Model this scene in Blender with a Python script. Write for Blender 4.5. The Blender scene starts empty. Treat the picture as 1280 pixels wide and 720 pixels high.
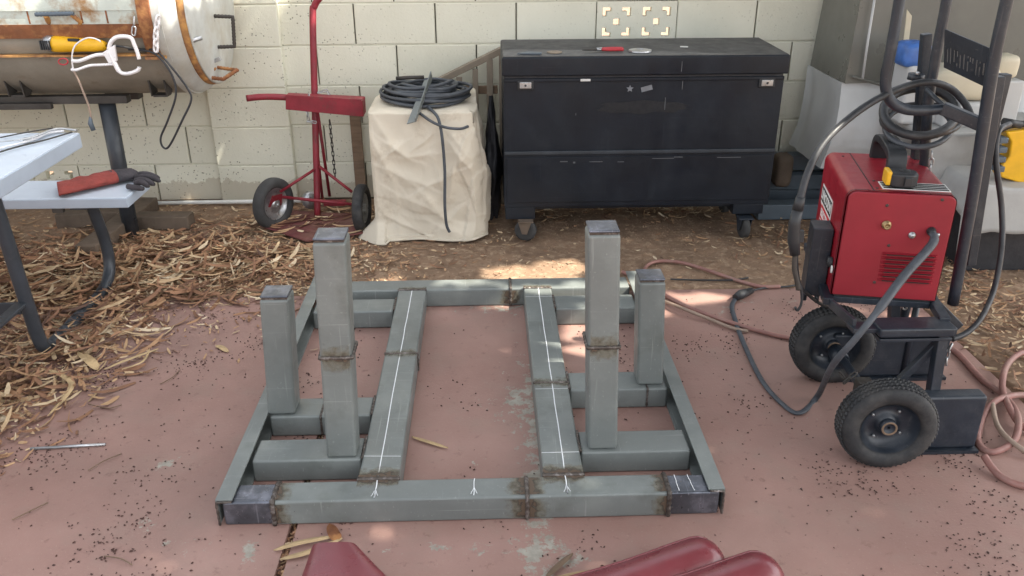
import bpy, bmesh, math, random
from mathutils import Vector, Matrix, noise
random.seed(7)
R = math.radians
S = bpy.context.scene
COL = S.collection

# ------------------------------------------------------------------ camera
CAM = Vector((0.0, 0.0, 1.4946))
FPX = 1066.91                                   # focal length in pixels of a 1280 wide frame
FW = Vector((0.02675319, 0.90850518, -0.41701631))
RT = Vector((0.99950461, -0.0312287, -0.00391232))
UP = Vector((0.01657724, 0.41670506, 0.90889058))
cd = bpy.data.cameras.new('camera'); cam = bpy.data.objects.new('camera', cd); COL.objects.link(cam)
cd.sensor_width = 36; cd.lens = FPX / 1280 * 36; cd.clip_start = 0.02; cd.clip_end = 400
mw = Matrix.Identity(4)
for i in range(3):
    mw[i][0] = RT[i]; mw[i][1] = UP[i]; mw[i][2] = -FW[i]; mw[i][3] = CAM[i]
cam.matrix_world = mw
S.camera = cam

# ------------------------------------------------------------------ sky, sun, exposure
SUN = Vector((0.62, -0.15, 0.77)).normalized()
w = bpy.data.worlds.new("World"); S.world = w; w.use_nodes = True
nt = w.node_tree; bg = nt.nodes['Background']
sk = nt.nodes.new('ShaderNodeTexSky'); sk.sky_type = 'NISHITA'; sk.sun_disc = False
sk.sun_elevation = math.asin(SUN.z); sk.sun_rotation = math.atan2(SUN.x, SUN.y)
sk.air_density = 1.0; sk.dust_density = 3.0; sk.ozone_density = 0.6
hs = nt.nodes.new('ShaderNodeHueSaturation'); hs.inputs['Saturation'].default_value = .22      # milky, hazy sky
nt.links.new(sk.outputs[0], hs.inputs['Color']); nt.links.new(hs.outputs[0], bg.inputs[0]); bg.inputs[1].default_value = 0.15
sl = bpy.data.lights.new('sun', 'SUN'); sl.energy = 4.6; sl.angle = R(0.53); sl.color = (1.0, 0.93, 0.80)
so = bpy.data.objects.new('sun', sl); COL.objects.link(so); so.location = (5, -1, 8)
so.rotation_euler = SUN.to_track_quat('Z', 'Y').to_euler()
S.view_settings.view_transform = 'Standard'; S.view_settings.look = 'None'
S.view_settings.gamma = 1; S.view_settings.exposure = 1.75
S.cycles.max_bounces = 8

# ------------------------------------------------------------------ measuring helpers
def ray(x, y): return FW * FPX + RT * (x - 640) - UP * (y - 360)
def onz(x, y, z):
    d = ray(x, y); return CAM + d * ((z - CAM.z) / d.z)
def ony(x, y, Y):
    d = ray(x, y); return CAM + d * (Y / d.y)
def onx(x, y, X):
    d = ray(x, y); return CAM + d * (X / d.x)

# ------------------------------------------------------------------ materials
def new_mat(name):
    m = bpy.data.materials.new(name); m.use_nodes = True
    n = m.node_tree.nodes; return m, m.node_tree, n['Principled BSDF']
def M(name, col, rough=.6, metal=0., var=.18, scale=9, bump=.15, bscale=70, col2=None, thr=.6, soft=.08, scale2=14,
      coat=0., rvar=.12, spec=None, stretch=None, dust=None, dthr=.62):
    m, t, p = new_mat(name); L = t.links.new
    tc = t.nodes.new('ShaderNodeTexCoord'); src = tc.outputs['Object']
    if stretch:
        mp = t.nodes.new('ShaderNodeMapping'); mp.inputs['Scale'].default_value = stretch
        L(src, mp.inputs[0]); src = mp.outputs[0]
    def nz(s, d=6, r=.6):
        k = t.nodes.new('ShaderNodeTexNoise'); k.inputs['Scale'].default_value = s
        k.inputs['Detail'].default_value = d; k.inputs['Roughness'].default_value = r; L(src, k.inputs['Vector']); return k.outputs[0]
    def ramp(s, a, b, ca, cb):
        r = t.nodes.new('ShaderNodeValToRGB'); r.color_ramp.elements[0].position = a; r.color_ramp.elements[1].position = b
        r.color_ramp.elements[0].color = (*ca, 1); r.color_ramp.elements[1].color = (*cb, 1); L(s, r.inputs[0]); return r.outputs[0]
    lo = tuple(c * (1 - var) for c in col); hi = tuple(min(1, c * (1 + var)) for c in col)
    c = ramp(nz(scale), .3, .7, lo, hi)
    def mixin(c, s, c2):
        mx = t.nodes.new('ShaderNodeMix'); mx.data_type = 'RGBA'; L(s, mx.inputs['Factor']); L(c, mx.inputs[6])
        mx.inputs[7].default_value = (*c2, 1); return mx.outputs[2]
    if col2:
        f = ramp(nz(scale2, 8, .65), thr - soft, thr + soft, (0, 0, 0), (1, 1, 1)); c = mixin(c, f, col2)
    if dust:
        f = ramp(nz(scale2 * .45 + 2, 9, .72), dthr - .12, dthr + .14, (0, 0, 0), (.75, .75, .75)); c = mixin(c, f, dust)
    L(c, p.inputs['Base Color'])
    rr = ramp(nz(scale * 2.3), .3, .7, (max(.02, rough - rvar),) * 3, (min(1, rough + rvar),) * 3); L(rr, p.inputs['Roughness'])
    p.inputs['Metallic'].default_value = metal
    if coat: p.inputs['Coat Weight'].default_value = coat; p.inputs['Coat Roughness'].default_value = .15
    if spec is not None: p.inputs['Specular IOR Level'].default_value = spec
    if bump:
        b = t.nodes.new('ShaderNodeBump'); b.inputs['Strength'].default_value = bump; b.inputs['Distance'].default_value = .004
        L(nz(bscale, 4, .6), b.inputs['Height']); L(b.outputs[0], p.inputs['Normal'])
    return m

mat = {}
def add_scratches(m, col, amt=.5):
    t = m.node_tree; L = t.links.new; p = t.nodes['Principled BSDF']; old = p.inputs['Base Color'].links[0].from_socket
    tc = t.nodes.new('ShaderNodeTexCoord'); fs = []
    for sc in ((3, 160, 160), (160, 4, 90), (120, 120, 4)):
        mp = t.nodes.new('ShaderNodeMapping'); mp.inputs['Scale'].default_value = sc; mp.inputs['Rotation'].default_value = (.1, .15, .12); L(tc.outputs['Object'], mp.inputs[0])
        k = t.nodes.new('ShaderNodeTexNoise'); k.inputs['Scale'].default_value = 1; k.inputs['Detail'].default_value = 3; L(mp.outputs[0], k.inputs['Vector'])
        r = t.nodes.new('ShaderNodeValToRGB'); r.color_ramp.elements[0].position = .66; r.color_ramp.elements[1].position = .74
        r.color_ramp.elements[0].color = (0, 0, 0, 1); r.color_ramp.elements[1].color = (amt, amt, amt, 1); L(k.outputs[0], r.inputs[0]); fs.append(r.outputs[0])
    c = old
    for f in fs:
        mx = t.nodes.new('ShaderNodeMix'); mx.data_type = 'RGBA'; L(f, mx.inputs['Factor']); L(c, mx.inputs[6]); mx.inputs[7].default_value = (*col, 1); c = mx.outputs[2]
    L(c, p.inputs['Base Color'])
mat['steel'] = M('grey_painted_steel', (.155, .171, .165), .42, .0, .14, 5, .06, 90, col2=(.105, .115, .105), thr=.66, scale2=7, soft=.12, dust=(.215, .235, .22), dthr=.62)
mat['bare'] = M('bare_mill_steel', (.105, .113, .132), .36, .7, .3, 14, .08, 60, col2=(.2, .21, .25), thr=.6)
mat['weld'] = M('weld_bead_metal', (.10, .085, .075), .45, .6, .4, 60, .6, 120, col2=(.25, .23, .22), thr=.6, scale2=60)
mat['chalk'] = M('chalk', (.78, .8, .82), .9, 0, .05, 60, .2, 200)
mat['black'] = M('black_painted_steel', (.015, .021, .031), .42, .0, .3, 6, .12, 120, dust=(.065, .070, .078), dthr=.62)
mat['chest'] = M('black_chest_paint', (.0060, .0095, .0160), .42, .0, .3, 4, .06, 90, col2=(.012, .017, .024), thr=.64, scale2=5, soft=.15, spec=.35, dust=(.020, .026, .034), dthr=.66)
mat['chesttop'] = M('dusty_lid_paint', (.075, .078, .082), .6, .0, .3, 8, .1, 90, dust=(.13, .13, .125), dthr=.50)
mat['rubber'] = M('dusty_tyre_rubber', (.016, .017, .019), .72, 0, .3, 20, .25, 90, dust=(.075, .07, .065), dthr=.56)
mat['greyrubber'] = M('grey_tyre_rubber', (.045, .045, .045), .85, 0, .25, 12, .2, 90)
mat['cable'] = M('black_cable_rubber', (.022, .024, .028), .5, 0, .3, 18, .1, 120, dust=(.07, .065, .06), dthr=.66)
mat['cablegrey'] = M('dusty_grey_cable', (.058, .066, .078), .55, 0, .3, 18, .1, 120)
mat['hose'] = M('faded_red_hose', (.27, .13, .11), .55, 0, .2, 12, .15, 90, dust=(.3, .22, .18), dthr=.6)
mat['hose2'] = M('pale_brown_hose', (.30, .22, .17), .6, 0, .2, 12, .15, 90)
mat['red'] = M('welder_red_paint', (.30, .008, .020), .38, 0, .1, 6, .05, 120, coat=.3, dust=(.26, .06, .06), dthr=.7)
mat['redback'] = M('welder_front_panel_red', (.235, .008, .019), .55, 0, .12, 6, .05, 120)
mat['cartred'] = M('worn_red_paint', (.215, .014, .026), .55, 0, .2, 14, .2, 90, col2=(.12, .035, .03), thr=.64, scale2=22)
mat['plastic'] = M('black_plastic', (.02, .022, .025), .5, 0, .2, 20, .1, 200)
mat['yellow'] = M('yellow_plastic', (.72, .40, .012), .4, 0, .1, 20, .05, 120)
mat['brass'] = M('old_brass', (.35, .25, .13), .4, .8, .2, 40, .1, 120)
mat['zinc'] = M('zinc_plated_steel', (.42, .43, .44), .35, .8, .2, 30, .1, 120)
mat['white'] = M('white_paint', (.75, .75, .72), .5, 0, .08, 20, .05, 120)
mat['clampwhite'] = M('pale_chrome', (.80, .78, .78), .35, .2, .05, 30, .05, 120)
mat['blacktxt'] = M('black_print', (.01, .01, .01), .6, 0, 0, 10, 0)
mat['redtxt'] = M('red_print', (.55, .02, .03), .5, 0, 0, 10, 0)
mat['table'] = M('pale_blue_laminate', (.50, .56, .63), .38, 0, .07, 4, .03, 90, col2=(.36, .42, .50), thr=.68, scale2=22, soft=.05)
mat['tablerim'] = M('blue_grey_table_rim', (.37, .43, .51), .45, 0, .08, 6, .05, 90)
mat['leg'] = M('dark_tube_paint', (.035, .042, .052), .38, 0, .2, 12, .08, 90, dust=(.10, .10, .10), dthr=.68)
mat['leather'] = M('red_suede', (.24, .045, .035), .9, 0, .3, 18, .7, 110, dust=(.10, .03, .03), dthr=.6)
mat['darkleather'] = M('sooty_suede', (.045, .04, .045), .9, 0, .3, 22, .7, 110)
mat['vinyl'] = M('glossy_dark_red_vinyl', (.165, .032, .040), .33, 0, .12, 8, .12, 70, coat=.25, dust=(.20, .07, .075), dthr=.68)
mat['wood'] = M('weathered_brown_wood', (.17, .115, .075), .85, 0, .35, 6, .6, 60, stretch=(1, 1, 6))
mat['greywood'] = M('weathered_grey_wood', (.23, .19, .145), .85, 0, .3, 6, .6, 60)
mat['timber'] = M('dirty_timber', (.115, .085, .062), .85, 0, .35, 7, .7, 50)
mat['rust'] = M('rusty_steel', (.20, .075, .03), .8, .1, .4, 10, .5, 60, col2=(.36, .17, .06), thr=.55, scale2=16)
mat['orange'] = M('orange_rust', (.50, .26, .08), .8, .0, .35, 10, .5, 60, col2=(.22, .10, .05), thr=.54, scale2=22, soft=.12)
mat['tankgrey'] = M('weathered_tank_steel', (.27, .245, .20), .6, .15, .18, 5, .2, 60, col2=(.17, .115, .07), thr=.66, scale2=7)
mat['tankpale'] = M('flaking_pale_tank_paint', (.46, .50, .45), .6, 0, .15, 6, .3, 60, col2=(.27, .15, .06), thr=.60, scale2=9)
mat['tanklight'] = M('bare_pale_tank_steel', (.56, .58, .56), .42, .1, .15, 3, .08, 60, col2=(.40, .36, .28), thr=.62, scale2=6, soft=.15, dust=(.36, .35, .31), dthr=.58)
mat['darksteel'] = M('dark_brown_steel', (.05, .045, .04), .6, .2, .3, 10, .3, 60)
mat['bluegrey'] = M('blue_grey_steel', (.085, .11, .135), .5, 0, .15, 8, .1, 60)
mat['silver'] = M('silver_cover_cloth', (.44, .45, .45), .55, 0, .08, 4, .1, 40)
mat['fabricwhite'] = M('off_white_sheet', (.34, .34, .33), .7, 0, .1, 6, .2, 40)
mat['vinylwin'] = M('smoky_vinyl_window', (.12, .12, .105), .35, 0, .2, 3, .05, 30)
mat['blue'] = M('blue_plastic', (.05, .14, .42), .4, 0, .3, 16, .2, 40)
mat['cream'] = M('cream_vinyl', (.50, .46, .35), .5, 0, .1, 6, .1, 60)
mat['canvas'] = M('beige_canvas', (.62, .56, .455), .85, 0, .07, 4, .35, 260, dust=(.36, .28, .19), dthr=.66)
mat['grease'] = M('black_grease', (.005, .006, .009), .65, 0, .2, 20, .1, 60)
mat['rib'] = M('worn_black_rib', (.026, .033, .042), .5, 0, .3, 10, .1, 60)
mat['scr'] = M('scratch_grey', (.085, .09, .10), .6, 0, .2, 30, 0)
mat['platered'] = M('dusty_red_plate', (.13, .028, .030), .75, 0, .25, 12, .3, 60, dust=(.17, .10, .07), dthr=.52)
mat['filler'] = M('dark_filler', (.02, .02, .024), .6, 0, .3, 14, .4, 40)  # near black; stands in for shade beside the chest and under the sheet
mat['tag'] = M('grey_sticker', (.16, .17, .19), .6, 0, .1, 30, 0)
mat['paper'] = M('pale_paper', (.6, .6, .58), .8, 0, .05, 30, 0)
mat['redplastic'] = M('red_plastic_grip', (.42, .03, .04), .4, 0, .1, 30, .1)
mat['leafgreen'] = M('tree_leaves', (.06, .10, .03), .6, 0, .3, 1, 0)
mat['bark'] = M('tree_bark', (.12, .09, .065), .9, 0, .3, 8, .6, 30)
mat['seed'] = M('dark_seeds', (.055, .022, .016), .7, 0, .4, 40, 0)
mat['litter'] = None

# block paint with small pits
def block_mat():
    m, t, p = new_mat('cream_painted_block'); L = t.links.new
    tc = t.nodes.new('ShaderNodeTexCoord'); oi = t.nodes.new('ShaderNodeObjectInfo')
    ge = t.nodes.new('ShaderNodeNewGeometry')
    add = t.nodes.new('ShaderNodeVectorMath'); add.operation = 'ADD'
    L(tc.outputs['Object'], add.inputs[0]); L(oi.outputs['Location'], add.inputs[1])
    def nz(s, d=6, r=.6):
        k = t.nodes.new('ShaderNodeTexNoise'); k.inputs['Scale'].default_value = s
        k.inputs['Detail'].default_value = d; k.inputs['Roughness'].default_value = r; L(add.outputs[0], k.inputs['Vector']); return k.outputs[0]
    def ramp(s, a, b, ca, cb):
        r = t.nodes.new('ShaderNodeValToRGB'); r.color_ramp.elements[0].position = a; r.color_ramp.elements[1].position = b
        r.color_ramp.elements[0].color = (*ca, 1); r.color_ramp.elements[1].color = (*cb, 1); L(s, r.inputs[0]); return r.outputs[0]
    c = ramp(nz(3), .3, .7, (.70, .69, .575), (.78, .77, .65))
    # dirt low on the wall
    sp = t.nodes.new('ShaderNodeSeparateXYZ'); L(ge.outputs['Position'], sp.inputs[0])
    ad = t.nodes.new('ShaderNodeMath'); ad.operation = 'MULTIPLY_ADD'; L(nz(7, 8, .7), ad.inputs[0]); ad.inputs[1].default_value = -.22; L(sp.outputs[2], ad.inputs[2])
    d = ramp(ad.outputs[0], -.16, -.03, (.42, .42, .42), (0, 0, 0))
    mx = t.nodes.new('ShaderNodeMix'); mx.data_type = 'RGBA'; L(d, mx.inputs['Factor']); L(c, mx.inputs[6]); mx.inputs[7].default_value = (.26, .18, .11, 1)
    # pits
    vo = t.nodes.new('ShaderNodeTexVoronoi'); vo.inputs['Scale'].default_value = 55; L(add.outputs[0], vo.inputs['Vector'])
    nn = nz(9, 3, .6)
    gt = ramp(nn, .46, .60, (0, 0, 0), (1, 1, 1))
    pit = ramp(vo.outputs['Distance'], .12, .24, (1, 1, 1), (0, 0, 0))
    mu = t.nodes.new('ShaderNodeMath'); mu.operation = 'MULTIPLY'; 
    xm = t.nodes.new('ShaderNodeMapRange'); L(sp.outputs[0], xm.inputs[0]); xm.inputs[1].default_value = -1.2; xm.inputs[2].default_value = -.2; xm.inputs[3].default_value = 1; xm.inputs[4].default_value = .22
    mq = t.nodes.new('ShaderNodeMath'); mq.operation = 'MULTIPLY'; L(gt, mq.inputs[0]); L(xm.outputs[0], mq.inputs[1]); L(mq.outputs[0], mu.inputs[0]); L(pit, mu.inputs[1])
    mx2 = t.nodes.new('ShaderNodeMix'); mx2.data_type = 'RGBA'; L(mu.outputs[0], mx2.inputs['Factor']); L(mx.outputs[2], mx2.inputs[6]); mx2.inputs[7].default_value = (.20, .19, .14, 1)
    rv = ramp(oi.outputs['Random'], 0, 1, (.90, .90, .89), (1, 1, 1)); ml = t.nodes.new('ShaderNodeMix'); ml.data_type = 'RGBA'; ml.blend_type = 'MULTIPLY'; ml.inputs['Factor'].default_value = 1
    L(mx2.outputs[2], ml.inputs[6]); L(rv, ml.inputs[7]); L(ml.outputs[2], p.inputs['Base Color']); p.inputs['Roughness'].default_value = .8
    h = t.nodes.new('ShaderNodeMath'); h.operation = 'MULTIPLY_ADD'; L(mu.outputs[0], h.inputs[0]); h.inputs[1].default_value = -2.2; L(nz(60, 5, .7), h.inputs[2])
    b = t.nodes.new('ShaderNodeBump'); b.inputs['Strength'].default_value = .5; b.inputs['Distance'].default_value = .004
    L(h.outputs[0], b.inputs['Height']); L(b.outputs[0], p.inputs['Normal'])
    return m
mat['block'] = block_mat()
mat['mortar'] = M('cream_painted_mortar', (.58, .57, .46), .85, 0, .1, 12, .5, 60)
mat['joint'] = M('shaded_open_joint', (.12, .115, .09), .9, 0, .2, 12, .3, 60)  # shadow in the open joints is put into this dark core colour

add_scratches(mat['steel'], (.34, .36, .34), .35); add_scratches(mat['bare'], (.34, .36, .42), .5); add_scratches(mat['chest'], (.035, .042, .055), .2); add_scratches(mat['black'], (.10, .10, .10), .35); add_scratches(mat['red'], (.42, .12, .12), .3)
def slab_mat():
    m, t, p = new_mat('red_painted_concrete'); L = t.links.new
    tc = t.nodes.new('ShaderNodeTexCoord'); src = tc.outputs['Object']
    def nz(s, d=6, r=.6):
        k = t.nodes.new('ShaderNodeTexNoise'); k.inputs['Scale'].default_value = s
        k.inputs['Detail'].default_value = d; k.inputs['Roughness'].default_value = r; L(src, k.inputs['Vector']); return k.outputs[0]
    def ramp(s, a, b, ca, cb):
        r = t.nodes.new('ShaderNodeValToRGB'); r.color_ramp.elements[0].position = a; r.color_ramp.elements[1].position = b
        r.color_ramp.elements[0].color = (*ca, 1); r.color_ramp.elements[1].color = (*cb, 1); L(s, r.inputs[0]); return r.outputs[0]
    def mix(f, a, b):
        mx = t.nodes.new('ShaderNodeMix'); mx.data_type = 'RGBA'; L(f, mx.inputs['Factor']); L(a, mx.inputs[6])
        if isinstance(b, tuple): mx.inputs[7].default_value = (*b, 1)
        else: L(b, mx.inputs[7])
        return mx.outputs[2]
    c = ramp(nz(2.2, 5), .3, .7, (.255, .145, .120), (.345, .212, .178))
    c = mix(ramp(nz(7, 8, .7), .5, .75, (0, 0, 0), (.6, .6, .6)), c, (.265, .19, .155))      # dust film
    c = mix(ramp(nz(26, 8, .7), .58, .68, (0, 0, 0), (.55, .55, .55)), c, (.165, .085, .068))
    c = mix(ramp(nz(140, 3, .7), .62, .70, (0, 0, 0), (.6, .6, .6)), c, (.36, .27, .22))
    c = mix(ramp(nz(1.3, 3, .5), .50, .66, (0, 0, 0), (.35, .35, .35)), c, (.15, .10, .085))
    at = t.nodes.new('ShaderNodeAttribute'); at.attribute_name = 'wear'
    s = t.nodes.new('ShaderNodeMath'); s.operation = 'ADD'; L(nz(17, 10, .78), s.inputs[0]); L(at.outputs['Fac'], s.inputs[1])
    f = ramp(s.outputs[0], .755, .785, (0, 0, 0), (1, 1, 1))
    cw = ramp(nz(30, 6), .35, .65, (.24, .225, .185), (.36, .34, .29))
    c = mix(f, c, cw)
    L(c, p.inputs['Base Color']); p.inputs['Roughness'].default_value = .62
    hh = t.nodes.new('ShaderNodeMath'); hh.operation = 'MULTIPLY_ADD'; L(f, hh.inputs[0]); hh.inputs[1].default_value = -.5; L(nz(90, 5, .7), hh.inputs[2])
    b = t.nodes.new('ShaderNodeBump'); b.inputs['Strength'].default_value = .3; b.inputs['Distance'].default_value = .003
    L(hh.outputs[0], b.inputs['Height']); L(b.outputs[0], p.inputs['Normal'])
    return m
mat['slab'] = slab_mat()
mat['soil'] = M('dry_brown_soil', (.225, .145, .092), .95, 0, .28, 3, 1.0, 45, col2=(.33, .235, .155), thr=.56, scale2=26, soft=.06, dust=(.13, .08, .052), dthr=.6)

def litter_mat(name, cols, gloss=.75):
    m, t, p = new_mat(name); L = t.links.new
    at = t.nodes.new('ShaderNodeAttribute'); at.attribute_name = 'tone'
    r = t.nodes.new('ShaderNodeValToRGB'); e = r.color_ramp.elements
    while len(e) < len(cols): e.new(.5)
    for i, cc in enumerate(cols):
        e[i].position = i / (len(cols) - 1); e[i].color = (*cc, 1)
    L(at.outputs['Fac'], r.inputs[0]); L(r.outputs[0], p.inputs['Base Color']); p.inputs['Roughness'].default_value = gloss
    return m
mat['litter'] = litter_mat('dry_leaf_litter', [(.085, .044, .029), (.18, .088, .050), (.28, .145, .078), (.39, .235, .125), (.49, .36, .215), (.62, .51, .36)])
mat['strip'] = M('dry_palm_strip', (.42, .30, .16), .7, 0, .25, 20, .4, 90, stretch=(1, 1, 1))

# ------------------------------------------------------------------ mesh helpers
class MB:
    def __init__(s): s.v = []; s.f = []; s.sm = []
    def add(s, vs, fs, smooth=False):
        o = len(s.v); s.v += [Vector(v) for v in vs]
        for f in fs: s.f.append(tuple(i + o for i in f)); s.sm.append(smooth)
        return s
    def box(s, x0, x1, y0, y1, z0, z1):
        v = [(x, y, z) for z in (z0, z1) for y in (y0, y1) for x in (x0, x1)]
        return s.add(v, [(0, 2, 3, 1), (4, 5, 7, 6), (0, 1, 5, 4), (2, 6, 7, 3), (0, 4, 6, 2), (1, 3, 7, 5)])
    def obox(s, a, b, w, h, up=(0, 0, 1)):
        a = Vector(a); b = Vector(b); d = (b - a).normalized(); u = Vector(up)
        sd = d.cross(u).normalized(); u = sd.cross(d).normalized()
        v = [p + sd * (i * w / 2) + u * (j * h / 2) for p in (a, b) for j in (-1, 1) for i in (-1, 1)]
        return s.add(v, [(0, 1, 3, 2), (4, 6, 7, 5), (0, 4, 5, 1), (2, 3, 7, 6), (0, 2, 6, 4), (1, 5, 7, 3)])
    def hexa(s, bot, top):
        return s.add(list(bot) + list(top), [(3, 2, 1, 0), (4, 5, 6, 7), (0, 1, 5, 4), (1, 2, 6, 5), (2, 3, 7, 6), (3, 0, 4, 7)])
    def prism(s, poly, vec):
        n = len(poly); vec = Vector(vec); v = [Vector(p) for p in poly] + [Vector(p) + vec for p in poly]
        f = [tuple(range(n))[::-1], tuple(range(n, 2 * n))] + [(i, (i + 1) % n, n + (i + 1) % n, n + i) for i in range(n)]
        return s.add(v, f)
    def tube(s, pts, r, n=8, closed=False, cap=True, flat=None, smooth=True):
        pts = [Vector(p) for p in pts]; m = len(pts); rs = r if isinstance(r, (list, tuple)) else [r] * m
        if len(rs) != m: rs = [rs[min(len(rs) - 1, int(i * (len(rs) - 1) / max(1, m - 1) + .5))] for i in range(m)]
        ts = []
        for i in range(m):
            if closed: d = pts[(i + 1) % m] - pts[i - 1]
            else: d = pts[min(i + 1, m - 1)] - pts[max(i - 1, 0)]
            ts.append(d.normalized())
        ref = Vector((0, 0, 1)) if abs(ts[0].z) < .9 else Vector((1, 0, 0))
        nn = (ref - ts[0] * ref.dot(ts[0])).normalized(); vs = []
        for i in range(m):
            nn = (nn - ts[i] * nn.dot(ts[i])).normalized(); bb = ts[i].cross(nn)
            for k in range(n):
                a = 2 * math.pi * k / n; fl = flat or 1
                vs.append(pts[i] + (nn * math.cos(a) * fl + bb * math.sin(a)) * rs[i])
        fs = []
        for i in range(m if closed else m - 1):
            j = (i + 1) % m
            for k in range(n): fs.append((i * n + k, i * n + (k + 1) % n, j * n + (k + 1) % n, j * n + k))
        s.add(vs, fs, smooth)
        if cap and not closed:
            o = len(s.v) - len(vs)
            s.f.append(tuple(o + k for k in range(n))[::-1]); s.sm.append(False)
            s.f.append(tuple(o + (m - 1) * n + k for k in range(n))); s.sm.append(False)
        return s
    def lathe(s, prof, c, axis, n=32, smooth=True, closed=False):
        # prof: (distance along axis, radius)
        c = Vector(c); ax = Vector(axis).normalized()
        ref = Vector((0, 0, 1)) if abs(ax.z) < .9 else Vector((1, 0, 0))
        u = (ref - ax * ref.dot(ax)).normalized(); v = ax.cross(u); vs = []; m = len(prof)
        for t, r in prof:
            for k in range(n):
                a = 2 * math.pi * k / n; vs.append(c + ax * t + (u * math.cos(a) + v * math.sin(a)) * max(r, 1e-4))
        fs = []
        for i in range(m if closed else m - 1):
            j = (i + 1) % m
            for k in range(n): fs.append((i * n + k, i * n + (k + 1) % n, j * n + (k + 1) % n, j * n + k))
        return s.add(vs, fs, smooth)
    def grid(s, fn, nu, nv, smooth=True):
        vs = [fn(i / nu, j / nv) for j in range(nv + 1) for i in range(nu + 1)]
        fs = [(j * (nu + 1) + i, j * (nu + 1) + i + 1, (j + 1) * (nu + 1) + i + 1, (j + 1) * (nu + 1) + i) for j in range(nv) for i in range(nu)]
        return s.add(vs, fs, smooth)
    def perf(s, xs, zs, hole, y0, y1):
        def q(a, b, c, d): s.add([a, b, c, d], [(0, 1, 2, 3)])
        nx, nz = len(xs) - 1, len(zs) - 1
        H = lambda i, j: i < 0 or j < 0 or i >= nx or j >= nz or hole(i, j)
        for i in range(nx):
            for j in range(nz):
                if H(i, j): continue
                a, b, c, d = xs[i], xs[i + 1], zs[j], zs[j + 1]
                q((a, y0, c), (b, y0, c), (b, y0, d), (a, y0, d)); q((a, y1, c), (a, y1, d), (b, y1, d), (b, y1, c))
                if H(i - 1, j): q((a, y0, c), (a, y0, d), (a, y1, d), (a, y1, c))
                if H(i + 1, j): q((b, y0, c), (b, y1, c), (b, y1, d), (b, y0, d))
                if H(i, j - 1): q((a, y0, c), (a, y1, c), (b, y1, c), (b, y0, c))
                if H(i, j + 1): q((a, y0, d), (b, y0, d), (b, y1, d), (a, y1, d))
        return s

def smooth_path(pts, k=8, closed=False):
    pts = [Vector(p) for p in pts]; out = []; n = len(pts)
    rng = range(n) if closed else range(n - 1)
    for i in rng:
        if closed: p0, p1, p2, p3 = pts[i - 1], pts[i], pts[(i + 1) % n], pts[(i + 2) % n]
        else: p0, p1, p2, p3 = pts[max(i - 1, 0)], pts[i], pts[i + 1], pts[min(i + 2, n - 1)]
        for j in range(k):
            t = j / k
            out.append(.5 * ((2 * p1) + (-p0 + p2) * t + (2 * p0 - 5 * p1 + 4 * p2 - p3) * t * t + (-p0 + 3 * p1 - 3 * p2 + p3) * t ** 3))
    if not closed: out.append(pts[-1])
    return out

def tag(o, label=None, cat=None, group=None, kind=None):
    if label: o['label'] = label
    if cat: o['category'] = cat
    if group: o['group'] = group
    if kind: o['kind'] = kind
    return o
FRAME = {}                              # world frame of every thing, so parts may be given in world coordinates
def thing(name, label, cat, loc=(0, 0, 0), rz=0, group=None):
    o = bpy.data.objects.new(name, None); COL.objects.link(o); o.empty_display_size = .1
    o.location = loc; o.rotation_euler = (0, 0, rz)
    FRAME[o.name] = Matrix.Translation(Vector(loc)) @ Matrix.Rotation(rz, 4, 'Z')
    return tag(o, label, cat, group)
def part(name, mb, m, parent=None, bevel=0, seg=2, local=False, label=None, kind=None, auto=True):
    me = bpy.data.meshes.new(name)
    vs = mb.v
    o = bpy.data.objects.new(name, me); COL.objects.link(o)
    if parent is not None:
        o.parent = parent; FRAME[o.name] = FRAME[parent.name]
        if not local:
            inv = FRAME[parent.name].inverted(); vs = [inv @ v for v in vs]
    elif not local and len(vs):
        c = sum(vs, Vector()) / len(vs); c.z = min(v.z for v in vs)
        o.location = c; FRAME[o.name] = Matrix.Translation(c); vs = [v - c for v in vs]
    me.from_pydata([tuple(v) for v in vs], [], mb.f); me.polygons.foreach_set('use_smooth', mb.sm)
    me.materials.append(mat[m] if isinstance(m, str) else m); me.update()
    bm = bmesh.new(); bm.from_mesh(me); bmesh.ops.recalc_face_normals(bm, faces=bm.faces); bm.to_mesh(me); bm.free()
    if bevel:
        b = o.modifiers.new('bevel', 'BEVEL'); b.width = bevel; b.segments = seg; b.limit_method = 'ANGLE'; b.angle_limit = R(40)
        me.polygons.foreach_set('use_smooth', [True] * len(me.polygons))
        o.modifiers.new('wn', 'WEIGHTED_NORMAL').keep_sharp = True
    if label: o['label'] = label
    if kind: o['kind'] = kind
    return o
def single(name, mb, m, label, cat, **k):
    g = k.pop('group', None); return tag(part(name, mb, m, **k), label, cat, g)
def copy_tree(o, parent=None):
    c = o.copy(); COL.objects.link(c); c.parent = parent
    for ch in list(o.children): copy_tree(ch, c)
    return c
def text_part(name, txt, size, m, parent, mat4, ext=.0006, sx=1):
    cu = bpy.data.curves.new(name, 'FONT'); cu.body = txt; cu.size = size; cu.extrude = ext; cu.align_x = 'CENTER'; cu.align_y = 'CENTER'
    cu.offset = size * .02
    o = bpy.data.objects.new(name, cu); COL.objects.link(o)
    me = bpy.data.meshes.new_from_object(o); bpy.data.objects.remove(o)
    me.materials.clear(); me.materials.append(mat[m])
    me.transform(mat4 @ Matrix.Diagonal((sx, 1, 1, 1)))
    o = bpy.data.objects.new(name, me); COL.objects.link(o); o.parent = parent; FRAME[o.name] = FRAME[parent.name]
    return o
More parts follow.
